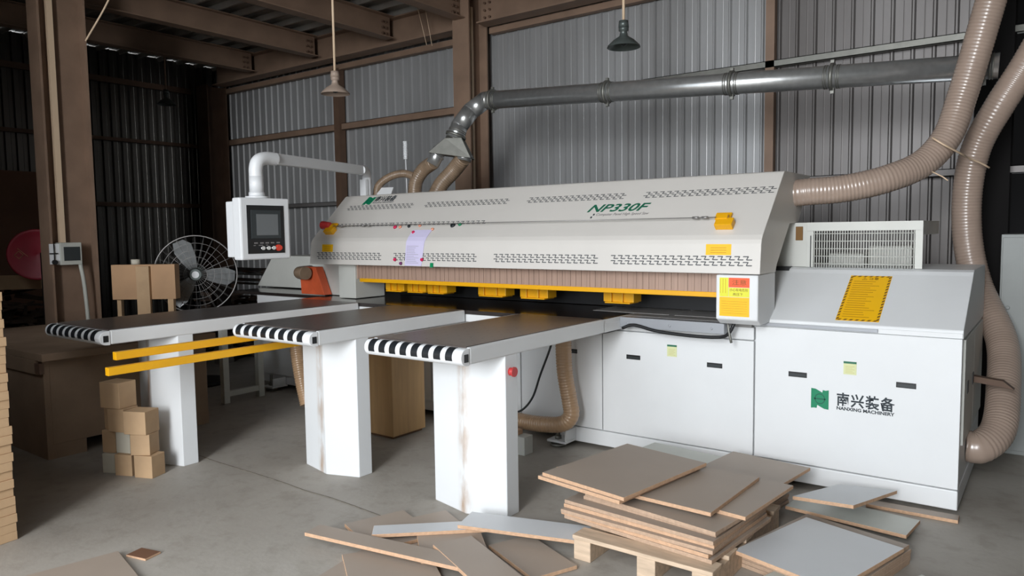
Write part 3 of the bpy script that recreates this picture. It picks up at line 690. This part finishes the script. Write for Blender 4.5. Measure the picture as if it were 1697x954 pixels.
# sheet-metal collector box splitting into two branches
t = thing('duct_collector', 'grey sheet-metal dust collector box with two outlets behind the hood', 'duct', (-4.75, 5.33, 2.36))
bm = newbm()
ax = dn; e0 = e-Vector((-4.75, 5.33, 2.36))
m_ = frame(e0, Vector((1, .55, 0)), Vector((-.5, .9, 0)).cross(Vector((1, .55, 0))))
top = [(-.08, -.09), (.08, -.09), (.08, .09), (-.08, .09)]; bot = [(-.21, -.12), (.20, -.12), (.20, .12), (-.21, .12)]
U = Vector((.86, .5, 0)); V = Vector((-.5, .86, 0)); dwn = -dn
Tp = [bm.verts.new(e0 + U*a + V*b) for a, b in top]; Bt = [bm.verts.new(e0 + U*a + V*b + Vector((-.02, -.02, -.165 + a*-.15))) for a, b in bot]
for i in range(4): bm.faces.new([Tp[i], Tp[(i+1) % 4], Bt[(i+1) % 4], Bt[i]])
bm.faces.new(Tp); bm.faces.new(Bt[::-1]); obj('collector_box', bm, 'galvmatt', t, .004)
bm = newbm(); c1 = e0+U*-.11+Vector((-.02, -.03, -.10)); cyl(bm, c1, c1+Vector((-.06, -.05, -.14)), .066, n=28); cyl(bm, c1+Vector((-.022, -.018, -.05)), c1+Vector((-.028, -.023, -.063)), .074, n=28); obj('outlet', bm, 'galv', t)
bm = newbm(); c2 = e0+U*.12+Vector((-.02, -.02, -.15)); cyl(bm, c2, c2+Vector((-.01, -.01, -.06)), .075, n=28); obj('outlet', bm, 'galv', t)
Wc1 = c1+Vector((-4.75, 5.33, 2.36))+Vector((-.05, -.042, -.12)); Wc2 = c2+Vector((-4.75, 5.33, 2.36))+Vector((-.01, -.01, -.04))
def hose(name, pts, r, m, label, rib=.035, pitch=.022, group=None):
    bm = newbm(); tube(bm, pts, r, n=24, rib=rib, pitch=pitch)
    return tag(obj(name, bm, m), label, 'hose', group)
hose('flexible_hose', [Wc1, (-4.98, 5.28, 2.16), (-5.04, 5.24, 2.05), (-5.05, 5.22, 1.90)], .066, 'hosedusty', 'dusty hose dropping from the left outlet of the collector box')
hose('flexible_hose', [Wc2, (-4.72, 5.42, 2.14), (-4.82, 5.36, 2.02), (-4.87, 5.32, 1.90)], .074, 'hosedusty', 'thick dusty hose dropping from the right outlet of the collector box')
hose('flexible_hose', [(-5.04, 5.21, 2.10), (-5.16, 5.18, 2.13), (-5.28, 5.12, 2.10), (-5.37, 5.06, 2.02), (-5.39, 5.04, 1.905)], .036, 'hosedusty', 'thin dusty hose arching beside the console mounting post', rib=.05, pitch=.015)
hose('flexible_hose', [(-1.46, 5.02, 1.775), (-1.33, 5.03, 1.785), (-1.12, 5.10, 1.80), (-.896, 5.20, 1.854), (-.717, 5.35, 1.951), (-.598, 5.46, 2.125), (-.533, 5.53, 2.375), (-.47, 5.55, 2.633), (-.395, 5.56, 2.959), (-.338, 5.56, 3.17), (-.26, 5.56, 3.6), (-.25, 5.56, 4.2)], .087, 'hose', 'brown flexible hose leaving the hood end and rising to the roof', rib=.02)
hose('flexible_hose', [(-.40, 4.96, .27), (-.33, 4.97, .275), (-.255, 5.10, .36), (-.25, 5.35, .55), (-.285, 5.68, .81), (-.44, 5.93, 1.13), (-.514, 5.97, 1.442), (-.525, 5.95, 1.773), (-.477, 5.90, 2.072), (-.354, 5.84, 2.326), (-.19, 5.82, 2.62), (-.02, 5.82, 3.0), (.08, 5.82, 3.5), (.10, 5.82, 4.2)], .090, 'hose', 'brown flexible hose curving down behind the right cabinet to its side inlet', rib=.02)
hose('flexible_hose', [(-2.77, 4.32, .90), (-2.765, 4.31, .75), (-2.755, 4.31, .56), (-2.72, 4.31, .38), (-2.70, 4.30, .27), (-2.76, 4.28, .205), (-2.90, 4.26, .185), (-3.10, 4.26, .18), (-3.35, 4.26, .20), (-3.5, 4.28, .30)], .055, 'hosetan', 'tan flexible hose bent under the right extension table', rib=.045, pitch=.02)
hose('flexible_hose', [(-5.30, 4.0, .90), (-5.27, 3.95, .62), (-5.15, 3.9, .33), (-5.06, 3.88, .12)], .055, 'hosetan', 'tan flexible hose slanting to the floor behind the middle leg', rib=.045, pitch=.02)
# grey dust spout beside the orange guard
bm = newbm(); tube(bm, [(-5.90, 4.62, 1.19), (-5.80, 4.42, 1.19), (-5.66, 4.38, 1.19)], .06, n=20); 
sp('dust_spout', bm, 'hosedusty')
# ties on the hoses
bm = newbm(); tube(bm, [(-.664, 5.30, 2.10), (-.598, 5.29, 2.05), (-.514, 5.45, 1.997), (-.505, 5.68, 1.993), (-.441, 5.77, 1.961), (-.394, 5.82, 1.93)], .006, n=6)
tag(obj('cable_tie', bm, 'conduit'), 'pale tie strung across the two big hoses', 'tie')
bm = newbm(); tube(bm, [(-.66, 5.31, 1.89), (-.60, 5.29, 1.855), (-.57, 5.28, 1.83)], .004, n=6)
tag(obj('cable_tie', bm, 'conduit'), 'loose pale tie end under the upper hose', 'tie')
# bracket poking from behind the right cabinet
bm = newbm(); prism(bm, [(-.39, .625), (-.24, .61), (-.185, .60), (-.24, .645), (-.39, .66)], 5.10, 5.16, 'y')
tag(obj('steel_bracket', bm, 'rustdark'), 'dark brown bracket poking out beside the right hose', 'bracket')
# cables under the front rail
def cable(pts, r, m, label):
    bm = newbm(); tube(bm, pts, r, n=8, step=.02); return tag(obj('cable', bm, m), label, 'cable')
cable([(-2.33, 4.36, .90), (-2.25, 4.37, .925), (-2.08, 4.37, .895), (-1.84, 4.37, .882), (-1.66, 4.37, .888), (-1.60, 4.36, .92), (-1.57, 4.36, .98)], .011, 'black', 'black cable sagging under the grey front rail')
cable([(-1.61, 4.36, .985), (-1.60, 4.355, .93), (-1.585, 4.355, .86)], .008, 'galvmatt', 'thin grey cable hanging below the safety sign')
cable([(-2.36, 4.44, .90), (-2.50, 4.45, .855), (-2.65, 4.46, .835), (-2.75, 4.46, .86)], .012, 'black', 'black cable looping below the right table edge')
cable([(-2.83, 4.30, .88), (-2.86, 4.29, .74), (-2.95, 4.29, .53), (-3.03, 4.30, .35), (-3.14, 4.30, .24), (-3.3, 4.30, .2)], .008, 'bezel', 'thin dark cable hanging behind the right leg')

# ------------------------------------------------------------------ papers, magnets, brush on the hood
mxL2 = frame((0, 4.302, 1.283), (1, 0, 0), Vector((0, .02, .179)))
bm = newbm()
pts = [(-4.29, .008), (-4.10, .0), (-4.08, .17), (-4.07, .19)]
ys = [(4.298, 1.288), (4.319, 1.462), (4.327, 1.488), (4.347, 1.517), (4.377, 1.548), (4.405, 1.576)]
for (ya, za), (yb, zb) in zip(ys, ys[1:]):
    poly(bm, [(-4.285, ya, za), (-4.10+.03*(za-1.28)/.3, ya, za), (-4.10+.03*(zb-1.28)/.3, yb, zb), (-4.285, yb, zb)], 0)
for k in range(11):
    z = 1.31+k*.0135
    quad_on(bm, mxL2, -4.27, -4.27+random.uniform(.08, .14), z-1.283, z-1.281, .006, 1, .0006)
notice = tag(obj('paper_notice', bm, ['paper', 'greytext']), 'lilac handwritten paper sheet stuck on the front of the hood', 'paper')
md = notice.modifiers.new('s', 'SOLIDIFY'); md.thickness = .0008
def magnet(p, m, r, label, mx=None, sq=False):
    bm = newbm(); vs_ = None
    if sq: box(bm, p[0]-r, p[0]+r, p[1]-r*1.3, p[1]+r*1.3, .001, .012)
    else: cyl(bm, (p[0], p[1], .002), (p[0], p[1], .014), r, r*.8, n=16)
    bmesh.ops.transform(bm, matrix=mx, verts=bm.verts)
    tag(obj('magnet', bm, m), label, 'magnet', 'magnets on the hood')
magnet((-4.40, .052), 'magpink', .015, 'pink magnet left of the lilac paper', mxL); magnet((-4.33, .022), 'magpurple', .015, 'purple magnet below left of the lilac paper', mxL)
magnet((-4.095, .055), 'magpink', .015, 'pink magnet at the lower right edge of the lilac paper', mxL); magnet((-3.985, .012), 'maggreen', .014, 'green square magnet on the lower hood edge', mxL, True)
magnet((-4.262, .012), 'magpink', .015, 'pink magnet at the top left of the lilac paper', mxU); magnet((-4.07, .045), 'magpeach', .013, 'peach magnet at the top right of the lilac paper', mxU)
magnet((-4.52, .078), 'magpink', .018, 'pink magnet on the trip wire, leftmost on the wire', mxU); magnet((-4.46, .078), 'magpeach', .015, 'peach magnet on the trip wire beside the pink one', mxU)
magnet((-4.36, .083), 'magblack', .014, 'small black magnet on the trip wire', mxU); magnet((-4.24, .09), 'magpeach', .014, 'peach magnet above the lilac paper on the trip wire', mxU)
magnet((-3.88, .088), 'magblack', .024, 'large black magnet on the trip wire', mxU); magnet((-3.81, .095), 'maggreen', .016, 'dark green magnet beside the large black one', mxU)
bm = newbm(); obox(bm, (-5.285, 5.06, 1.955), (.155, .01, .10), (math.radians(-38), 0, .3)); tag(obj('paper_sheet', bm, 'white'), 'white sheet propped on top of the hood behind the emblem', 'paper')
t = thing('duster_brush', 'white upright duster brush standing behind the hood', 'brush', (-5.15, 5.225, 1.91))
bm = newbm(); cyl(bm, (0, 0, 0), (-.01, 0, .38), .006, n=8); obj('handle', bm, 'white', t)
bm = newbm(); 
for k in range(14): cyl(bm, (-.01, 0, .36+.0125*k), (-.01, 0, .372+.0125*k), .024+.004*(k % 2), .018, n=10)
obj('bristles', bm, 'white', t)

# ------------------------------------------------------------------ floor objects under and behind the tables
def plybox(x0, x1, y0, y1, z1, label):
    t = thing('plywood_box', label, 'box', ((x0+x1)/2, (y0+y1)/2, 0)); a, b = (x1-x0)/2, (y1-y0)/2
    bm = newbm(); box(bm, -a, a, -b, b, .02, z1); obj('body', bm, 'ply', t, .003)
    bm = newbm(); box(bm, -a+.02, a-.02, -b+.02, b-.02, 0, .02); obj('plinth', bm, 'plydark', t)
plybox(-4.32, -3.98, 3.83, 4.18, .74, 'tall golden plywood box under the tables behind the middle leg')
bm = newbm(); box(bm, -3.12, -2.93, 4.06, 4.16, 0, .13); tag(obj('timber_block', bm, 'side', None, .004), 'pale block on the floor behind the right leg', 'block')
bm = newbm(); box(bm, -3.10, -3.0, 4.08, 4.14, .13, .165); tag(obj('timber_block', bm, 'chip', None, .004), 'tan offcut lying on the pale block', 'block')
t = thing('trestle', 'white steel trestle standing under the tables beside the crate', 'trestle', (-6.17, 3.95, 0))
for y in (-.13, .24):
    bm = newbm(); box(bm, -.03, .03, y-.03, y+.03, 0, .75); obj('leg', bm, 'dirtywhite', t, .004)
bm = newbm(); box(bm, -.025, .025, -.13, .24, .06, .11); obj('rail', bm, 'dirtywhite', t, .004); bm = newbm(); box(bm, -.025, .025, -.13, .24, .70, .75); obj('rail', bm, 'dirtywhite', t, .004)
# round steel rails of the rear support
for i, (a, b, r_) in enumerate((((-7.3, 4.25, 1.135), (-6.80, 4.80, 1.09), .03), ((-7.3, 4.2, 1.06), (-6.82, 4.75, 1.03), .022), ((-7.3, 4.18, 1.01), (-6.82, 4.73, 1.0), .016))):
    pass
bm = newbm(); cyl(bm, (-8.2, 5.1, 1.13), (-7.0, 5.1, 1.13), .045, n=16); cyl(bm, (-8.2, 5.0, 1.04), (-6.95, 5.0, 1.04), .02, n=12); cyl(bm, (-8.2, 4.98, 1.0), (-6.95, 4.98, 1.0), .015, n=12); box(bm, -8.2, -8.1, 4.95, 5.15, 0, 1.1)
sp('guide_rail', bm, 'silver', label='shiny round guide rails at the left end')

# big wooden crate
t = thing('wooden_crate', 'large old plywood crate on the floor at the left', 'crate', (-6.6, 2.95, 0))
bm = newbm(); box(bm, -.85, .965, -.80, .38, .10, .70); cr = obj('body', bm, 'crate', t, .004)
bm = newbm(); box(bm, -.90, 1.02, -.86, .44, .70, .755); obj('lid', bm, 'crate', t, .006)
bm = newbm(); box(bm, -.93, .97, -.84, -.80, .0, .70); obj('front_panel', bm, 'crate', t, .003)
bm = newbm(); box(bm, -.93, .90, -.86, -.84, .60, .70); obj('front_rail', bm, 'crate', t, .003)
bm = newbm(); box(bm, .80, .965, -.80, -.58, 0, .10); obj('skid', bm, 'crate', t); bm = newbm(); box(bm, .80, .965, .12, .38, 0, .10); obj('skid', bm, 'crate', t); bm = newbm(); box(bm, -.85, -.7, -.80, .38, 0, .10); obj('skid', bm, 'crate', t)
bm = newbm(); box(bm, .90, .98, -.865, -.835, .61, .685); obj('bracket', bm, 'rustdark', t)

# small blocks by the left leg
blk = []
def block(cx, cy, z, sx, sy, sz, rz, m, label):
    bm = newbm(); sx *= .8; sy *= .8; box(bm, -sx/2, sx/2, -sy/2, sy/2, 0, sz); o = obj('fibreboard_block', bm, m, None, .003); o.location = ((cx+5.0)*.8-4.875, (cy-2.37)*.8+2.31, z); o.rotation_euler = (0, 0, math.radians(rz))
    tag(o, label, 'block', 'blocks stacked at the left table leg')
block(-4.80, 2.43, 0, .17, .15, .145, 22, 'mdf', 'tan block on the floor, front right of the stack at the left leg')
block(-4.99, 2.36, 0, .16, .14, .14, 24, 'mdf', 'tan block on the floor, middle of the stack at the left leg')
block(-5.16, 2.32, 0, .12, .13, .13, 24, 'mdfpale', 'pale block on the floor, leftmost in the stack')
block(-4.84, 2.42, .146, .16, .15, .135, 34, 'mdf', 'light tan block second from bottom, front right of the stack')
block(-5.02, 2.38, .141, .14, .13, .14, 20, 'mdfpale', 'white faced block in the second layer of the stack')
block(-5.18, 2.34, .131, .13, .13, .15, 24, 'mdf', 'tan block in the second layer, leftmost')
block(-4.86, 2.41, .282, .20, .17, .15, 26, 'mdf', 'large tan block near the top of the stack, beside the leg')
block(-5.06, 2.36, .282, .17, .15, .155, 18, 'mdf', 'tan block near the top, left of the large one')
block(-5.20, 2.36, .283, .10, .12, .14, 10, 'mdf', 'narrow tan block behind the top layer at the left')
block(-5.10, 2.35, .438, .21, .17, .17, 16, 'mdf', 'topmost brown block of the stack at the left leg')

# pedestal fan
t = thing('pedestal_fan', 'large industrial pedestal fan standing behind the tables at the left', 'fan', (-7.14, 4.15, 0))
import mathutils
fm = frame((0, 0, 1.16), (.55, .83, 0), (0, 0, 1))     # fan disc faces the camera side
def ft(bm): bmesh.ops.transform(bm, matrix=fm, verts=bm.verts)
bm = newbm(); tube(bm, [(.395*math.cos(a*PI/24), .395*math.sin(a*PI/24), .03) for a in range(49)], .007, n=8, caps=False)
for rr, zz in ((.32, .075), (.25, .095), (.18, .11), (.11, .118), (.395, -.06)):
    tube(bm, [(rr*math.cos(a*PI/18), rr*math.sin(a*PI/18), zz) for a in range(37)], .0022, n=5, caps=False)
for k in range(28):
    a = 2*PI*k/28; c_, s_ = math.cos(a), math.sin(a)
    tube(bm, [(.06*c_, .06*s_, .12), (.2*c_, .2*s_, .108), (.33*c_, .33*s_, .07), (.395*c_, .395*s_, .03), (.395*c_, .395*s_, -.06), (.2*c_, .2*s_, -.10), (.05*c_, .05*s_, -.11)], .0018, n=4, step=.08)
ft(bm); obj('guard', bm, 'wire', t)
bm = newbm(); cyl(bm, (0, 0, .10), (0, 0, .135), .07, .055, n=28); cyl(bm, (0, 0, .135), (0, 0, .14), .035, n=20, mi=1); ft(bm); obj('badge', bm, ['lampgrey', 'white'], t)
bm = newbm(); cyl(bm, (0, 0, -.25), (0, 0, -.02), .085, .07, n=24); cyl(bm, (0, 0, -.02), (0, 0, .06), .05, n=24); ft(bm); obj('motor', bm, 'lampgrey', t)
for k in range(3):
    bm = newbm(); a0 = 2*PI*k/3 - .05
    inner = [(.05, -.04, -.015), (.16, -.085, -.03), (.30, -.11, -.035), (.37, -.06, -.02), (.375, .04, .02), (.28, .075, .03), (.15, .06, .025), (.05, .03, .015)]
    vA = [bm.verts.new(p) for p in inner]; vB = [bm.verts.new((p[0], p[1], p[2]+.004)) for p in inner]
    bm.faces.new(vA); bm.faces.new(vB[::-1])
    for i in range(8): bm.faces.new([vA[i], vA[(i+1) % 8], vB[(i+1) % 8], vB[i]])
    bmesh.ops.rotate(bm, verts=bm.verts, cent=(0, 0, 0), matrix=Matrix.Rotation(a0, 3, 'Z')); ft(bm); obj('blade', bm, 'blade', t)
bm = newbm(); cyl(bm, (-.09, .06, .03), (-.09, .06, 1.10), .024, n=16); obj('pole', bm, 'black', t)
bm = newbm(); cyl(bm, (-.09, .06, 0), (-.09, .06, .04), .27, .25, n=32); obj('base', bm, 'black', t)

# wooden panel stand left of the fan
t = thing('wooden_stand', 'brown fibreboard panel on a wooden post left of the fan', 'stand', (-7.05, 3.56, 0), rz=math.radians(36.5))
bm = newbm(); box(bm, -.31, .30, .0, .10, .95, 1.285); obj('panel', bm, 'card', t, .003)
bm = newbm(); box(bm, -.055, .07, -.04, 0, 0, 1.27); obj('post', bm, 'mdf', t, .003)
bm = newbm(); box(bm, .22, .275, .0, .05, 0, .95); box(bm, -.29, -.25, .04, .09, 0, .95); obj('leg', bm, 'mdf', t, .002)
bm = newbm(); cyl(bm, (-7.13, 3.53, 1.286), (-7.13, 3.53, 1.335), .04, n=24)
tag(obj('tape_roll', bm, 'mdfpale'), 'cream roll standing on top of the brown panel stand', 'tape roll')

# red disc reel at far left
t = thing('cable_reel', 'round red dish half hidden behind the left column', 'reel', (-8.85, 3.33, 0))
rm = frame((0, 0, 1.375), (.43, .9, 0), (0, 0, 1))
bm = newbm()
prof = [(.001, .0), (.06, .012), (.15, .016), (.24, .028), (.262, .035), (.272, .03), (.272, .018), (.24, .012), (.001, -.012)]
lathe(bm, prof, n=48); bmesh.ops.transform(bm, matrix=rm, verts=bm.verts); obj('dish', bm, 'redpaint', t)
bm = newbm(); bx = rm @ Vector((.05, -.03, .05)); cyl(bm, bx+Vector((0, 0, .05)), (bx.x, bx.y, .02), .018, n=12); cyl(bm, bx, rm @ Vector((.12, .0, .02)), .012, n=10); obj('stand', bm, 'black', t)
bm = newbm(); cyl(bm, (bx.x, bx.y, 0), (bx.x, bx.y, .03), .16, n=24); obj('base', bm, 'black', t)
bm = newbm(); vs_ = box(bm, .10, .17, -.03, .01, .03, .045); bmesh.ops.transform(bm, matrix=rm, verts=vs_); obj('tag', bm, 'mdf', t)
bm = newbm()
for q in ([(-.20, .0), (-.16, .04), (-.12, .0), (-.16, -.04)],):
    for a, b in zip(q, q[1:]+q[:1]): cyl(bm, rm @ Vector((a[0], a[1], .026)), rm @ Vector((b[0], b[1], .026)), .004, n=6)
cyl(bm, rm @ Vector((-.17, .07, .026)), rm @ Vector((-.08, -.02, .026)), .004, n=6); obj('mark', bm, 'magpeach', t)

# brown boards and dark scrap far left
for i, (x, z0, z1) in enumerate(((-10.95, 1.5, 2.42),)):
    bm = newbm(); box(bm, -.02, .02, -1.0, 1.0, 0, 2.45); o = obj('fibreboard_sheet', bm, 'brownboard'); o.location = (-10.85, 3.35, .0); o.rotation_euler = (0, math.radians(-6), 0)
    tag(o, 'tall dark brown sheet leaning on the far left wall', 'sheet')
    bm = newbm(); box(bm, -.02, .02, -1.0, 1.0, 0, 1.95); o = obj('fibreboard_sheet', bm, 'brownboard'); o.location = (-10.68, 3.25, .0); o.rotation_euler = (0, math.radians(-6), 0)
    tag(o, 'shorter dark brown sheet leaning in front of the tall one', 'sheet')
def scrap_heap(name, cx, cy, rx, ry, h, n, label):
    bm = newbm()
    for k in range(n):
        a = random.uniform(0, 2*PI); rr = math.sqrt(random.random())
        x, y = cx+rx*rr*math.cos(a), cy+ry*rr*math.sin(a); zt = h*(1-rr**2*.7)
        z = random.uniform(.05, zt)
        obox(bm, (x, y, z), (random.uniform(.2, .6), random.uniform(.03, .08), random.uniform(.015, .05)), (random.uniform(-.3, .3), random.uniform(-.25, .25), random.uniform(0, PI)))
    o = obj(name, bm, 'scrap'); o['kind'] = 'stuff'; return tag(o, label, 'wood scraps')
scrap_heap('wood_scraps', -9.85, 3.1, .62, 1.0, 1.1, 420, 'heap of dark wood scraps behind the left column')
scrap_heap('wood_scraps', -8.75, 5.6, .75, .6, .9, 300, 'heap of dark wood scraps between the column and the fan')
bm = newbm(); box(bm, -.4, .4, -.03, .03, 0, .16); o = obj('timber_plank', bm, 'mdf'); o.location = (-9.5, 3.2, .98); o.rotation_euler = (0, 0, .9)
tag(o, 'pale plank lying on the scrap heap below the red dish', 'plank')

# grey locker at the right edge
t = thing('steel_locker', 'plain grey steel cabinet behind the right hose', 'cabinet', (0, 6.25, 0))
bm = newbm(); box(bm, -.32, .35, -.3, .25, 0, 1.49); obj('body', bm, 'cabinet', t, .005)
bm = newbm(); box(bm, -.31, .34, -.312, -.3, .03, 1.47); cyl(bm, (-.27, -.312, 1.0), (-.27, -.33, 1.0), .012, n=12); obj('door', bm, 'cabinet', t, .003)

# ------------------------------------------------------------------ offcut boards
def board(c, wh, ang, ztop, face, label, group, tilt=(0, 0), th=.018, edge='chip', name='offcut_board', cat='board'):
    bm = newbm(); w_, h_ = wh
    vs_ = box(bm, -w_/2, w_/2, -h_/2, h_/2, -th, 0, 1)
    bm.faces.ensure_lookup_table()
    for f in bm.faces:
        if abs(f.normal.z) > .5 or abs(sum((v.co.z for v in f.verts))/4+th/2) > th/2-1e-5: f.material_index = 0
    o = obj(name, bm, [face, edge], None, .0012, seg=1); o.location = (c[0], c[1], ztop)
    o.rotation_euler = Euler((math.radians(tilt[0]), math.radians(tilt[1]), math.radians(ang)), 'XYZ')
    return tag(o, label, cat, group)
G1 = 'offcuts strewn on the floor left of the pallet'
board((-2.60, 2.22), (.34, .14), 100, .012, 'taupe', 'dusty taupe offcut flat on the floor, farthest left', G1, th=.012, edge='chiptan')
board((-2.43, 2.30), (.40, .42), 55, .019, 'taupe', 'taupe board under the long taupe plank, cut off by the lower frame edge', G1)
board((-2.752, 2.603), (.34, .40), 69.3, .019, 'taupe', 'taupe board on the floor under the white strip, left of the others', G1)
board((-2.63, 2.80), (.26, .24), 66, .018, 'taupe', 'taupe board just behind, peeping past the left floor board', G1)
board((-2.33, 2.614), (.32, .29), 47.5, .038, 'taupe', 'square taupe board half under the white strip', G1)
board((-1.967, 2.77), (.24, .41), 67, .02, 'taupe', 'taupe board lying flat beside the pallet corner', G1)
board((-2.52, 2.40), (1.0, .115), 9.5, .057, 'taupe', 'long narrow taupe plank lying across the other boards', G1, tilt=(0, 0))
board((-2.071, 2.50), (.205, .56), 66, .060, 'taupe', 'taupe board with doubled edge, right of the long plank', G1)
board((-2.52, 2.68), (.60, .115), 42, .057, 'whiteboard', 'narrow white strip, the left one of the two white planks', G1)
board((-2.113, 2.925), (.66, .188), 17, .076, 'whiteboard', 'white plank lying from the right leg to the pallet', G1)
# pallet
t = thing('wooden_pallet', 'pale pine pallet under the stack of boards', 'pallet', (-1.30, 3.35, 0))
for x in (-.46, -.13, .13):
    bm = newbm(); box(bm, x-.045, x+.045, -.46, .46, .0, .098); obj('stringer', bm, 'pine', t, .003)
for y in (-.41, -.22, 0, .22, .41):
    bm = newbm(); box(bm, -.51, .18, y-.055, y+.055, .098, .118); obj('deck_slat', bm, 'pine', t, .003)
G2 = 'taupe boards stacked on the pallet'
z = .118
ords = ['bottom', 'second', 'third', 'fourth', 'fifth', 'sixth', 'seventh']
for k in range(5):
    z += .0185
    board((-1.535+random.uniform(-.015, .015), 3.31+random.uniform(-.015, .015)), (.62, .80), 86+random.uniform(-1.5, 1.5), z, 'taupe', 'large taupe board, %s sheet up from the pallet' % ords[k], G2, edge='chip' if k % 2 else 'chiptan')
for k in range(2):
    z += .0185
    board((-1.49+.02*k, 3.33-.02*k), (.54, .72), 84-k*2, z, 'taupe', 'mid-sized taupe board, %s sheet up from the pallet' % ords[5+k], G2, edge='chiptan')
z += .0185   # .2475
board((-2.02, 3.52), (.50, .16), 72, z, 'taupe', 'narrow taupe board sticking out at the back left of the stack', G2)
board((-1.18, 3.47), (.24, .54), -6, z, 'taupe', 'taupe board sticking out at the right of the stack', G2)
z += .0185
board((-1.415, 3.41), (.60, .42), 88, z, 'taupe', 'taupe board just right of and under the topmost sheets', G2, edge='chip')
z += .0185
board((-1.80, 3.345), (.70, .52), 81, z, 'taupe', 'second sheet from the top of the stack, almost under the topmost', G2, edge='chip')
z += .0187
board((-1.775, 3.355), (.71, .52), 80.5, z, 'taupe', 'topmost large taupe sheet of the stack', G2, edge='chip')
G3 = 'offcuts piled between pallet and saw'
zz = 0
for k in range(9):
    zz += .0182
    board((-1.60+random.uniform(-.012, .012), 4.08), (.34, .78), 83+random.uniform(-1.5, 1.5), zz, 'taupe', 'taupe board, number %s from the floor in the pile between pallet and saw' % ('one', 'two', 'three', 'four', 'five', 'six', 'seven', 'eight', 'nine')[k], G3, edge='chiptan')
board((-1.828, 4.105), (.328, .515), 83, zz+.0182, 'palewhite', 'pale grey board on the pile behind the topmost taupe sheet', G3)
board((-1.35, 4.10), (.40, .47), 82.5, zz+.0365, 'taupe', 'taupe board on the pile against the saw door', G3)
G4 = 'offcuts at the right of the pallet'
WQ = [(-1.067, 3.841, 0.17), (-0.783, 3.879, 0.17), (-0.667, 4.384, 0.12), (-0.949, 4.312, 0.12)]
board((-.60, 4.416), (.44, .085), 1.7, .019, 'taupe', 'narrow brown strip on the floor along the saw plinth', G4, edge='chip')
board((-.84, 4.10), (.60, .25), -6, .048, 'palewhite', 'pale greenish board below the white board near the saw', G4)
for k in range(5):
    board((-.82+random.uniform(-.008, .008), 3.49), (.60, .50), 76+random.uniform(-1, 1), .0185*(k+1), 'taupe', 'taupe sheet under the white square board, %s from the floor' % ords[k], G4, edge='chiptan')
board((-.42, 3.36), (.40, .26), 62, .019, 'palewhite', 'pale board flat on the floor at the far right of the offcuts', G4)
board((-.90, 3.11), (.30, .20), 72, .0375, 'palewhite', 'pale board peeping out below the left of the white square board', G4)
board((-.90, 3.11), (.31, .21), 73, .019, 'palewhite', 'lower pale board below the left of the white square board', G4)
board((-.825, 3.392), (.60, .474), 74.4, .1115, 'whiteboard', 'big white square board in front at the right', G4)
bm = newbm(); Q_ = [Vector(p) for p in WQ]; n_ = (Q_[1]-Q_[0]).cross(Q_[3]-Q_[0]).normalized()*.018
A_ = [bm.verts.new(p) for p in Q_]; B_ = [bm.verts.new(p-n_) for p in Q_]
bm.faces.new(A_); bm.faces.new(B_[::-1])
for i in range(4): bm.faces.new([A_[i], A_[(i+1) % 4], B_[(i+1) % 4], B_[i]]).material_index = 1
tag(obj('offcut_board', bm, ['whiteboard', 'chip'], None, .001, origin=Q_[0]), 'small white board tilted up beside the saw plinth', 'board', G4)
# boards at the lower left
board((-3.49, 1.40), (.42, .42), -12, .02, 'taupe', 'dark cardboard sheet on the floor at the lower left', 'floor sheets at the lower left', name='cardboard_sheet')
board((-3.545, 1.72), (.13, .09), 14, .010, 'brownboard', 'small brown scrap beside the cardboard sheet', 'floor sheets at the lower left', th=.01, name='cardboard_scrap')
G5 = 'sheets in the tall stack at the left edge'
z = 0; k = 0
names = ['lowest', 'second', 'third', 'fourth', 'fifth', 'sixth', 'seventh', 'eighth', 'ninth', 'tenth', 'eleventh', 'twelfth', 'thirteenth', 'fourteenth', 'fifteenth', 'sixteenth', 'seventeenth', 'eighteenth', 'nineteenth', 'twentieth', 'twenty-first', 'twenty-second', 'twenty-third', 'twenty-fourth', 'twenty-fifth', 'twenty-sixth', 'twenty-seventh', 'twenty-eighth']
while z < 1.25:
    th = .045; z += th+.0008
    board((-4.80+random.uniform(-.006, .006), .78+random.uniform(-.006, .006)), (1.22, 1.16), 8+random.uniform(-.3, .3), z, 'card', '%s sheet from the floor in the tall stack at the left picture edge' % names[k], G5, th=th, edge='mdf', name='fibreboard_sheet', cat='sheet'); k += 1

# thin wires hanging from the ceiling
def wire(a, b, label):
    bm = newbm(); cyl(bm, a, b, .0035, n=6); tag(obj('hanging_wire', bm, 'conduit'), label, 'wire')
wire((-6.22, 6.54, 4.27), (-6.07, 6.54, 3.754), 'thin wire hanging by the girder, the left one of two')
wire((-6.10, 6.54, 4.27), (-5.984, 6.54, 3.733), 'thin wire hanging by the girder, the right one of two')
bm = newbm(); tube(bm, [(-7.30, 3.26, 3.36), (-7.13, 3.406, 3.73), (-6.95, 3.55, 4.22)], .008, n=8)
tag(obj('cable', bm, 'conduit'), 'pale cable slanting up from the left column to the ceiling', 'cable')
